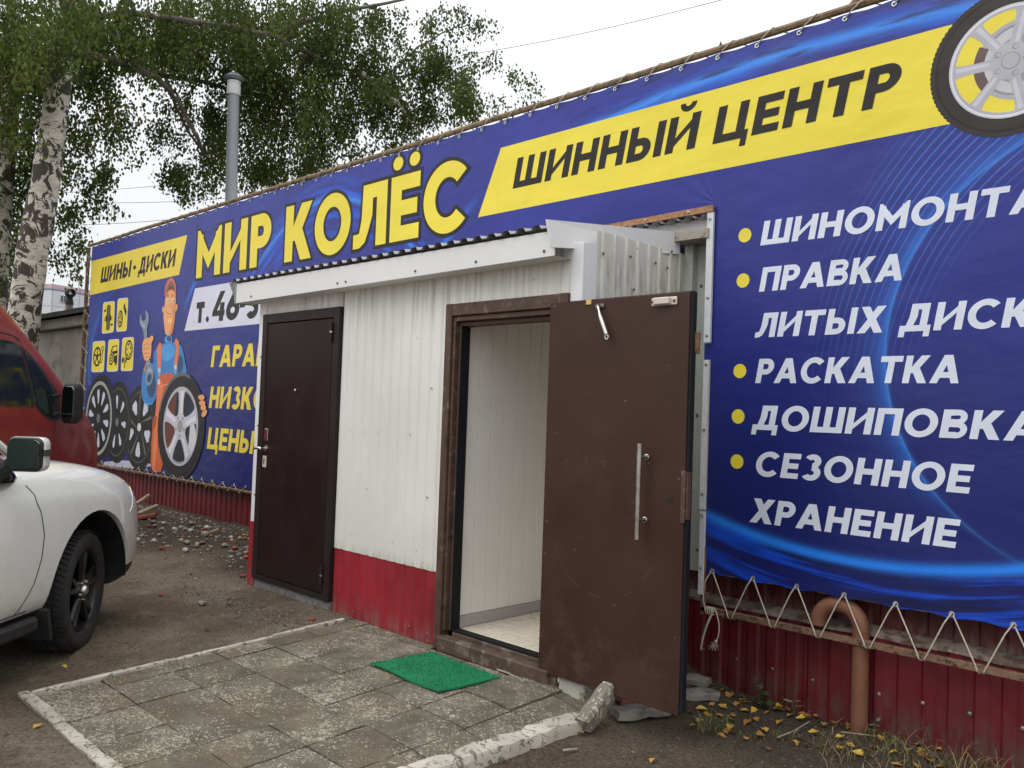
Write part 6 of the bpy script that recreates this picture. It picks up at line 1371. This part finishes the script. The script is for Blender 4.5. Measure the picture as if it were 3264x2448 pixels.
def sec_van(s):
    x, w, zb, h = s; f = lambda z: w-max(0, z-1.35)*.13
    zz = [zb, zb+.08, zb+(h-zb)*.2, zb+(h-zb)*.42, zb+(h-zb)*.64, zb+(h-zb)*.84, zb+(h-zb)*.95, h]
    return [(0, zb), (w*.85, zb), (f(zz[1]), zz[1]), (f(zz[2])+.01, zz[2]), (f(zz[3])+.01, zz[3]), (f(zz[4]), zz[4]), (f(zz[5])-.005, zz[5]), (f(zz[6])-.04, zz[6]), (f(h)-.16, h), (w*.4, h+.02), (0, h+.025)]
vb, vbv = loft(VS, sec_van, 'body', m_red, 2, cut=[((-.95, -.8, .36), .40, .35), ((-.95, .8, .36), .40, .35), ((-4.1, -.8, .36), .40, .35), ((-4.1, .8, .36), .40, .35)], parent=van, mats=[m_red, m_blk, m_well], pick=lambda c, n: 2 if (min(math.hypot(c.x+.95, c.z-.36), math.hypot(c.x+4.1, c.z-.36)) < .393 and abs(c.y) < .95) else (1 if c.z < .42 else 0))
inv = (Matrix.Translation(van_o) @ Matrix.Rotation(HV, 4, 'Z')).inverted()
def vloc(px, py, yy=-.95):
    a = inv @ CAM; b = inv.to_3x3() @ ray(px, py); t = (yy-a.y)/b.y; p = a+b*t; return (p.x, p.z)
z4 = lambda a, b: (a*.3314, 900+b*.3314)
side_patch(vbv, [vloc(*z4(*q)) for q in ((-420, 500), (-100, 520), (60, 550), (215, 580), (245, 620), (270, 800), (300, 1000), (320, 1190), (310, 1205), (100, 1185), (-420, 1150))], 'side_window', m_glass, van, label='front door window')
side_patch(vbv, [vloc(*z4(*q)) for q in ((258, 612), (282, 625), (350, 700), (420, 800), (500, 930), (560, 1040), (580, 1110), (575, 1310), (480, 1325), (430, 1300), (345, 1210), (320, 1150), (290, 900))], 'window_surround', m_blk, van, off=.004)
side_patch(vbv, [vloc(*z4(*q)) for q in ((285, 650), (350, 740), (430, 870), (490, 975), (515, 1060), (525, 1200), (530, 1290), (470, 1300), (360, 1200), (335, 1050), (305, 820))], 'quarter_window', m_glass, van, off=.009, label='small front quarter window')
side_line(vbv, [vloc(*z4(*q)) for q in ((-300, 430), (0, 465), (120, 490), (210, 520), (262, 560))], .006, 'roof_gutter', m_gap, van)
side_line(vbv, [vloc(*z4(*q)) for q in ((60, 1200), (110, 1190)) ], .003, 'door_gap', m_gap, van)
side_line(vbv, [(-.99, 1.30), (-.985, 1.1), (-.98, .8)], .003, 'door_gap', m_gap, van)
P = inv @ WD(*z4(665, 1165), 9.55)
a_ = Vector((P.x, P.y, P.z)); side_ = -1.10
aa = inv @ CAM; bb = inv.to_3x3() @ ray(*z4(662, 1165)); tt_ = (side_-aa.y)/bb.y; mp_ = aa+bb*tt_
vm = door_mirror(van, (mp_.x, mp_.y, mp_.z), .17, .385, .13, radians(-14), m_blk, lab='tall black right door mirror')
mb = MB(); mb.tube([(mp_.x-.0, mp_.y+.09, mp_.z+.08), (mp_.x-.02, -.93, mp_.z+.06)], .018, 8).tube([(mp_.x-.0, mp_.y+.09, mp_.z-.10), (mp_.x-.02, -.93, mp_.z-.12)], .022, 8); build(mb, 'mirror_arm', m_blk, vm, local=True)
mb = MB(); mb.obox((mp_.x-.030, mp_.y, mp_.z-.10), (.004, 0, 0), (0, .095, 0), (0, 0, .006)); build(mb, 'mirror_divider', m_blk, vm, local=True)
for x in (-.95, -4.1):
    for s_ in (-1, 1): car_wheel(van, (x, s_*.84, .34), .34, .21, 0, s_, mat('steel_wheel', (.12, .12, .12), .6) if x == -.95 and s_ == -1 else bpy.data.materials['steel_wheel'], False)

# ------------------------------------------------------------------ birches
def bark():
    s = Sh('birch_bark'); x, y, z = s.xyz()
    c = s.mix(s.noise(1, 4, .6, vec=s.vec(x*5, y*5, z*14)).map(.35, .68), (.44, .40, .34), (.60, .56, .49))
    dash = s.noise(1, 3, .6, vec=s.vec(x*7, y*7, z*46)).map(.60, .645)
    c = s.mix(dash*.9, c, (.045, .036, .030))
    w = (x*1.0+y*.6); big = s.noise(1, 4, .62, vec=s.vec(x*4.4+s.noise(3, 2)*1.2, y*4.4, z*4.0), dist=1.1)
    thr = z.map(.5, 8.0, .0, .055, smooth=False)
    patch = (big-thr).map(.480, .500)
    c = s.mix(patch*.96, c, (.035, .027, .022))
    c = s.scale(c, s.noise(70, 3).map(.3, .7, .85, 1.15)); s.col(c); s.rough(.85); s.bump(patch, -.8, .02); s.bump(s.noise(50, 4), .5, .006); return s.m
m_bark = bark(); m_limb = mat('limb_bark', (.13, .105, .085), .9, var=.3, vs=5, dirt=(.33, .30, .25), ds=7, dt=(.56, .64)); m_twg = mat('twig_bark', (.045, .032, .026), .9)
def leafsh():
    s = Sh('birch_foliage'); x, y, z = s.xyz()
    c = s.mix(s.noise(1.1, 3).map(.35, .65), (.034, .060, .009), (.090, .122, .022)); c = s.scale(c, s.noise(14, 2).map(.3, .7, .65, 1.4))
    c = s.mix(s.noise(17, 1).gt(.72)*1., c, (.30, .17, .02)); c = s.mix(s.noise(2.3, 3).map(.60, .70)*.5, c, (.15, .125, .025)); s.col(c); s.rough(.6); s.b.inputs['Specular IOR Level'].default_value = .2
    tr = s.nt.nodes.new('ShaderNodeBsdfTranslucent'); s.nt.links.new(c, tr.inputs[0]); mx = s.nt.nodes.new('ShaderNodeMixShader'); mx.inputs[0].default_value = .38
    out = s.nt.nodes['Material Output']; s.nt.links.new(s.b.outputs[0], mx.inputs[1]); s.nt.links.new(tr.outputs[0], mx.inputs[2]); s.nt.links.new(mx.outputs[0], out.inputs[0]); return s.m
m_leafg = leafsh()
def trunk(mb, path, rad, n=20, jit=.035, seed=0):
    """gnarled tapering tube through image-measured points"""
    P = [Vector(p) for p in path]; Q = []; RR = []
    for i in range(len(P)-1):
        k_ = max(2, int((P[i+1]-P[i]).length/.12))
        for k in range(k_): t = k/k_; Q.append(P[i].lerp(P[i+1], t)); RR.append(rad[i]*(1-t)+rad[i+1]*t)
    Q.append(P[-1]); RR.append(rad[-1]); vs = []; fs = []
    for i, p in enumerate(Q):
        t = (Q[min(i+1, len(Q)-1)]-Q[max(i-1, 0)]).normalized(); a = (Vector((1, 0, 0))-t*t.x).normalized(); b = t.cross(a)
        for k in range(n): d = a*cos(2*pi*k/n)+b*sin(2*pi*k/n); r = RR[i]*(1+jit*2*noise.noise(p*2.2+d*1.2+Vector((seed, 0, 0)))+jit*noise.noise(p*9+d*3)); vs.append(p+d*r)
    for i in range(len(Q)-1):
        for k in range(n): fs.append((i*n+k, i*n+(k+1) % n, (i+1)*n+(k+1) % n, (i+1)*n+k))
    mb.add(vs, fs)
tp = [WD(px, py, 12.) for px, py in ((52, 1330), (62, 1180), (78, 1000), (106, 790), (142, 600), (172, 400), (190, 240), (203, 80), (212, -120), (222, -420), (240, -800))]
base = Vector((tp[0].x-.05, tp[0].y-.02, -.1)); tpA = [base]+tp; rdA = [.26, .222, .215, .208, .203, .190, .172, .160, .145, .15, .12, .06]
tA = thing('birch_tree', (base.x, base.y, 0), 'large birch with black-patched white trunk standing before the concrete garage', 'tree')
mb = MB(); trunk(mb, tpA, rdA, 24, .05); build(mb, 'trunk', m_bark, tA, smooth=60)
tq = [WD(px, py, 13.2) for px, py in ((-40, 1330), (-22, 1000), (-4, 720), (14, 520), (26, 380), (36, 180), (48, -200))]; b2_ = Vector((tq[0].x-.05, tq[0].y, -.1))
tB = thing('birch_tree', (b2_.x, b2_.y, 0), 'second darker birch trunk cut by the left edge behind the large birch', 'tree')
mb = MB(); trunk(mb, [b2_]+tq, [.24, .21, .19, .17, .155, .15, .13, .09], 18, .06, 5); build(mb, 'trunk', m_bark, tB, smooth=60)
def limb(pts, D0_, D1_, r0, r1, par, m=m_limb):
    n = len(pts); P = [WD(px, py, D0_+(D1_-D0_)*i/(n-1)) for i, (px, py) in enumerate(pts)]; Q = []; 
    for i in range(n-1):
        for k in range(4): t = k/4; Q.append(P[i].lerp(P[i+1], t)+Vector((random.uniform(-.02, .02), random.uniform(-.02, .02), random.uniform(-.02, .02)))*(1 if k else 0))
    Q.append(P[-1]); mb = MB(); mb.tube(Q, [r0+(r1-r0)*i/(len(Q)-1) for i in range(len(Q))], 8); return build(mb, 'limb', m, par, smooth=True)
limb([(195, 150), (386, 199), (446, 223), (524, 241), (663, 265), (760, 300)], 12, 15.5, .075, .025, tA); limb([(446, 223), (500, 247), (572, 325), (633, 446), (650, 500)], 12.8, 14.5, .06, .02, tA)
limb([(203, 60), (420, 40), (700, 80), (860, 110), (984, 168), (1071, 209), (1153, 233), (1250, 252), (1321, 233), (1420, 215)], 12.6, 16.6, .055, .014, tA); limb([(1153, 233), (1190, 271), (1267, 325), (1305, 385), (1340, 420)], 14.7, 15.4, .05, .012, tA, m_bark)
limb([(1250, 252), (1262, 215), (1330, 150), (1480, 70)], 15, 15.6, .035, .008, tA); limb([(860, 110), (1000, 60), (1180, 20), (1400, -20)], 14.2, 15.5, .06, .015, tA); limb([(190, 240), (150, 260), (90, 200), (40, 120)], 12, 12.5, .05, .015, tA)
limb([(150, 540), (240, 470), (292, 500), (303, 560)], 12, 12.6, .022, .006, tA, m_twg); limb([(130, 650), (200, 700), (260, 790)], 12, 12.6, .02, .005, tA, m_twg); limb([(524, 241), (600, 420), (700, 560), (760, 600)], 14, 15.5, .03, .008, tA); limb([(984, 168), (900, 320), (860, 430), (880, 520)], 14.5, 15.8, .035, .008, tA); limb([(1071, 209), (1060, 330), (1100, 430)], 14.8, 15.5, .03, .008, tA)
limb([(26, 380), (70, 300), (110, 150)], 13.2, 12.5, .04, .015, tB)
clA = [ # px, py, rx, ry, depth, depth spread, fullness
 (120, 60, 200, 110, 11.6, 1.2, 1.3), (330, 50, 160, 90, 12.6, 1.4, 1.25), (90, 170, 150, 90, 11.2, .9, 1.2), (250, 190, 110, 80, 12.8, 1.0, 1.1), (60, 330, 110, 140, 12.6, .9, 1.3), (170, 300, 50, 60, 12.9, .7, 1.0), (340, 160, 110, 90, 13.2, 1.2, 1.15), (300, 320, 80, 60, 13, 1, .7), (290, 420, 90, 60, 13, .9, 1.0), (380, 360, 60, 45, 13.2, .9, .45),
 (470, 80, 150, 100, 13.6, 1.4, 1.2), (640, 60, 150, 100, 14.4, 1.5, 1.2), (810, 50, 150, 90, 14.6, 1.5, 1.25), (560, 180, 120, 70, 14.2, 1.2, 1.0), (700, 190, 110, 90, 15, 1.2, 1.15), (840, 170, 110, 90, 15, 1.2, 1.25), (640, 320, 70, 60, 14.8, 1, .8), (500, 330, 110, 50, 14, 1, .30), (560, 420, 60, 60, 14.4, .9, .6), (440, 410, 50, 32, 13.6, .9, .35), (600, 520, 60, 45, 14.6, .8, .85), (540, 575, 50, 30, 14.6, .7, .75), (595, 600, 40, 30, 14.6, .6, .7), (665, 420, 60, 80, 15, .9, 1.1), (690, 530, 50, 60, 15, .8, .85), (660, 590, 40, 35, 15, .8, .6),
 (820, 300, 100, 110, 15.2, 1.2, 1.35), (790, 420, 80, 80, 15.2, 1, 1.15), (830, 510, 70, 60, 15.3, .9, 1.0), (770, 560, 40, 40, 15.3, .8, .6), (880, 560, 60, 40, 15.4, .8, .95), (940, 480, 80, 80, 15.5, .9, 1.1), (1000, 530, 60, 40, 15.6, .8, .85), (960, 360, 90, 90, 15.2, 1, 1.25), (1060, 420, 60, 70, 15.6, .9, 1.0), (1060, 300, 90, 80, 15.2, 1, 1.2), (960, 210, 110, 90, 15, 1.2, 1.25), (980, 80, 120, 80, 14.8, 1.4, 1.2), (1110, 60, 100, 70, 15, 1.3, 1.15), (1120, 170, 100, 70, 15.2, 1, 1.15),
 (1140, 480, 50, 30, 15.6, .6, .55), (1190, 330, 80, 70, 15.4, .9, 1.1), (1230, 250, 90, 60, 15.3, .9, 1.1), (1210, 140, 70, 60, 15.2, .9, .8), (1260, 390, 70, 55, 15.5, .8, 1.0), (1320, 330, 80, 55, 15.5, .8, .95), (1340, 240, 80, 60, 15.4, .8, 1.15), (1400, 170, 70, 55, 15.4, .8, 1.1), (1380, 90, 45, 40, 15.4, .7, .6), (1430, 50, 50, 35, 15.5, .7, .6), (1490, 90, 50, 35, 15.5, .7, .65), (1440, 250, 80, 50, 15.5, .8, 1.0), (1430, 340, 70, 45, 15.5, .8, .95), (1510, 300, 60, 40, 15.6, .7, .85), (1530, 180, 50, 30, 15.6, .6, .5), (1540, 350, 50, 30, 15.6, .6, .6), (1590, 330, 40, 30, 15.6, .6, .45), (1585, 215, 25, 18, 15.7, .4, .3), (1650, 250, 38, 28, 15.8, .4, .55), (1685, 310, 28, 30, 15.8, .4, .45), (1270, 55, 40, 30, 15.3, .8, .35), (1350, 450, 60, 22, 15.6, .6, .5), (1245, 455, 50, 25, 15.6, .6, .55),
 (370, 545, 75, 32, 12.8, .7, .85), (300, 590, 50, 30, 12.8, .7, .8), (330, 655, 38, 26, 12.9, .6, .75), (245, 640, 50, 50, 12.7, .7, .8), (220, 540, 40, 60, 12.7, .7, .8), (235, 760, 45, 30, 12.8, .6, .75), (205, 820, 45, 40, 12.8, .6, .8), (190, 700, 40, 50, 12.7, .7, .7), (220, 890, 30, 22, 12.8, .5, .4), (420, 480, 40, 30, 13.2, .6, .35)]
clB = [(30, 560, 60, 110, 13.6, .8, 1.2), (45, 740, 55, 90, 14, .8, 1.1), (20, 880, 50, 90, 14, .8, 1.15), (10, 980, 40, 60, 14, .8, 1.0), (110, 480, 50, 60, 13.6, .8, 1.1), (120, 620, 40, 60, 13.8, .7, .9), (10, 240, 80, 120, 13.4, .9, 1.1)]
def foliage(cl, par, seed):
    rg = np.random.default_rng(seed); LV = []; TW = MB(); cnt = 0; V = []
    camv = np.array(CAM); f_ = np.array(fw); r_ = np.array(rt); u_ = np.array(up)
    for (px, py, rx, ry, D, dD, den) in cl:
        need = int(den*4.1*pi*rx*ry/( (.058*F/D)**2*.36)); 
        L = min(.95, ry*1.5*D/F+.10); per = max(6, int(L/.030)); ns = max(3, need//per)
        cen = [(math.sqrt(rg.random()), rg.random()*6.283, rg.normal()*.5) for _ in range(max(3, int(rx*ry/620)))]
        for k in range(ns):
            q, a, dz_ = cen[rg.integers(len(cen))]; x = px+rx*q*cos(a)+rg.normal()*13; y = py+ry*(.9*q*sin(a))-ry*.30+rg.normal()*8
            d = D+dz_*dD+rg.normal()*.16
            P0 = camv+(f_+r_*((x-1632)/F)-u_*((y-1224)/F))*d
            ld = rg.normal(size=2)*.22; Lk = L*rg.uniform(.55, 1.1)*(1-.35*max(0, sin(a))*q)
            m = max(3, int(per*Lk/L)); t = (np.arange(m)+rg.random(m))/m
            dx = ld[0]*t*(1.6-t)+.12*(rg.random()-.5)*t; dy = ld[1]*t*(1.6-t)
            C = np.stack([P0[0]+dx*Lk*2, P0[1]+dy*Lk*2, P0[2]+.10*Lk*sin(1)*(t<.15)-Lk*t**1.15], 1)
            C += rg.normal(size=(m, 3))*np.array([.055, .055, .022])
            V.append(C)
            if rg.random() < .30: TW.tube([tuple(P0+np.array([ld[0]*tt*(1.6-tt)*Lk*2, ld[1]*tt*(1.6-tt)*Lk*2, -Lk*tt**1.15])) for tt in (0, .35, .7, 1.)], [.004, .003, .0022, .0012], 3, cap=False)
    C = np.concatenate(V); n = len(C)
    s = rg.uniform(.040, .068, n)[:, None]; az = rg.random(n)*6.283; tl = rg.normal(size=n)*.55
    dn = np.stack([np.cos(az)*np.sin(tl), np.sin(az)*np.sin(tl), -np.cos(tl)], 1)          # leaf axis, mostly hanging
    h2 = rg.random(n)*6.283; w = np.stack([np.cos(h2), np.sin(h2), rg.normal(size=n)*.35], 1); w -= dn*(w*dn).sum(1)[:, None]; w /= np.linalg.norm(w, axis=1)[:, None]
    vs = np.stack([C-dn*s*.45, C+w*s*.40+dn*s*.02, C+dn*s*.68, C-w*s*.40+dn*s*.02], 1).reshape(-1, 3)
    off = np.array(wloc(par)); vs = vs-off
    me = bpy.data.meshes.new('crown'); me.vertices.add(len(vs)); me.vertices.foreach_set('co', vs.ravel().astype(np.float32)); me.loops.add(4*n); me.loops.foreach_set('vertex_index', np.arange(4*n, dtype=np.int32)); me.polygons.add(n); me.polygons.foreach_set('loop_start', np.arange(n, dtype=np.int32)*4); me.update(calc_edges=True); me.validate()
    me.materials.append(m_leafg); o = bpy.data.objects.new('crown', me); COL.objects.link(o); o.parent = par; o['kind'] = 'stuff'
    if TW.v: build(TW, 'hanging_twigs', m_twg, par, kind='stuff', norm=False)
    return n
nA = foliage(clA, tA, 11); nB = foliage(clB, tB, 12); print('leaves', nA, nB)
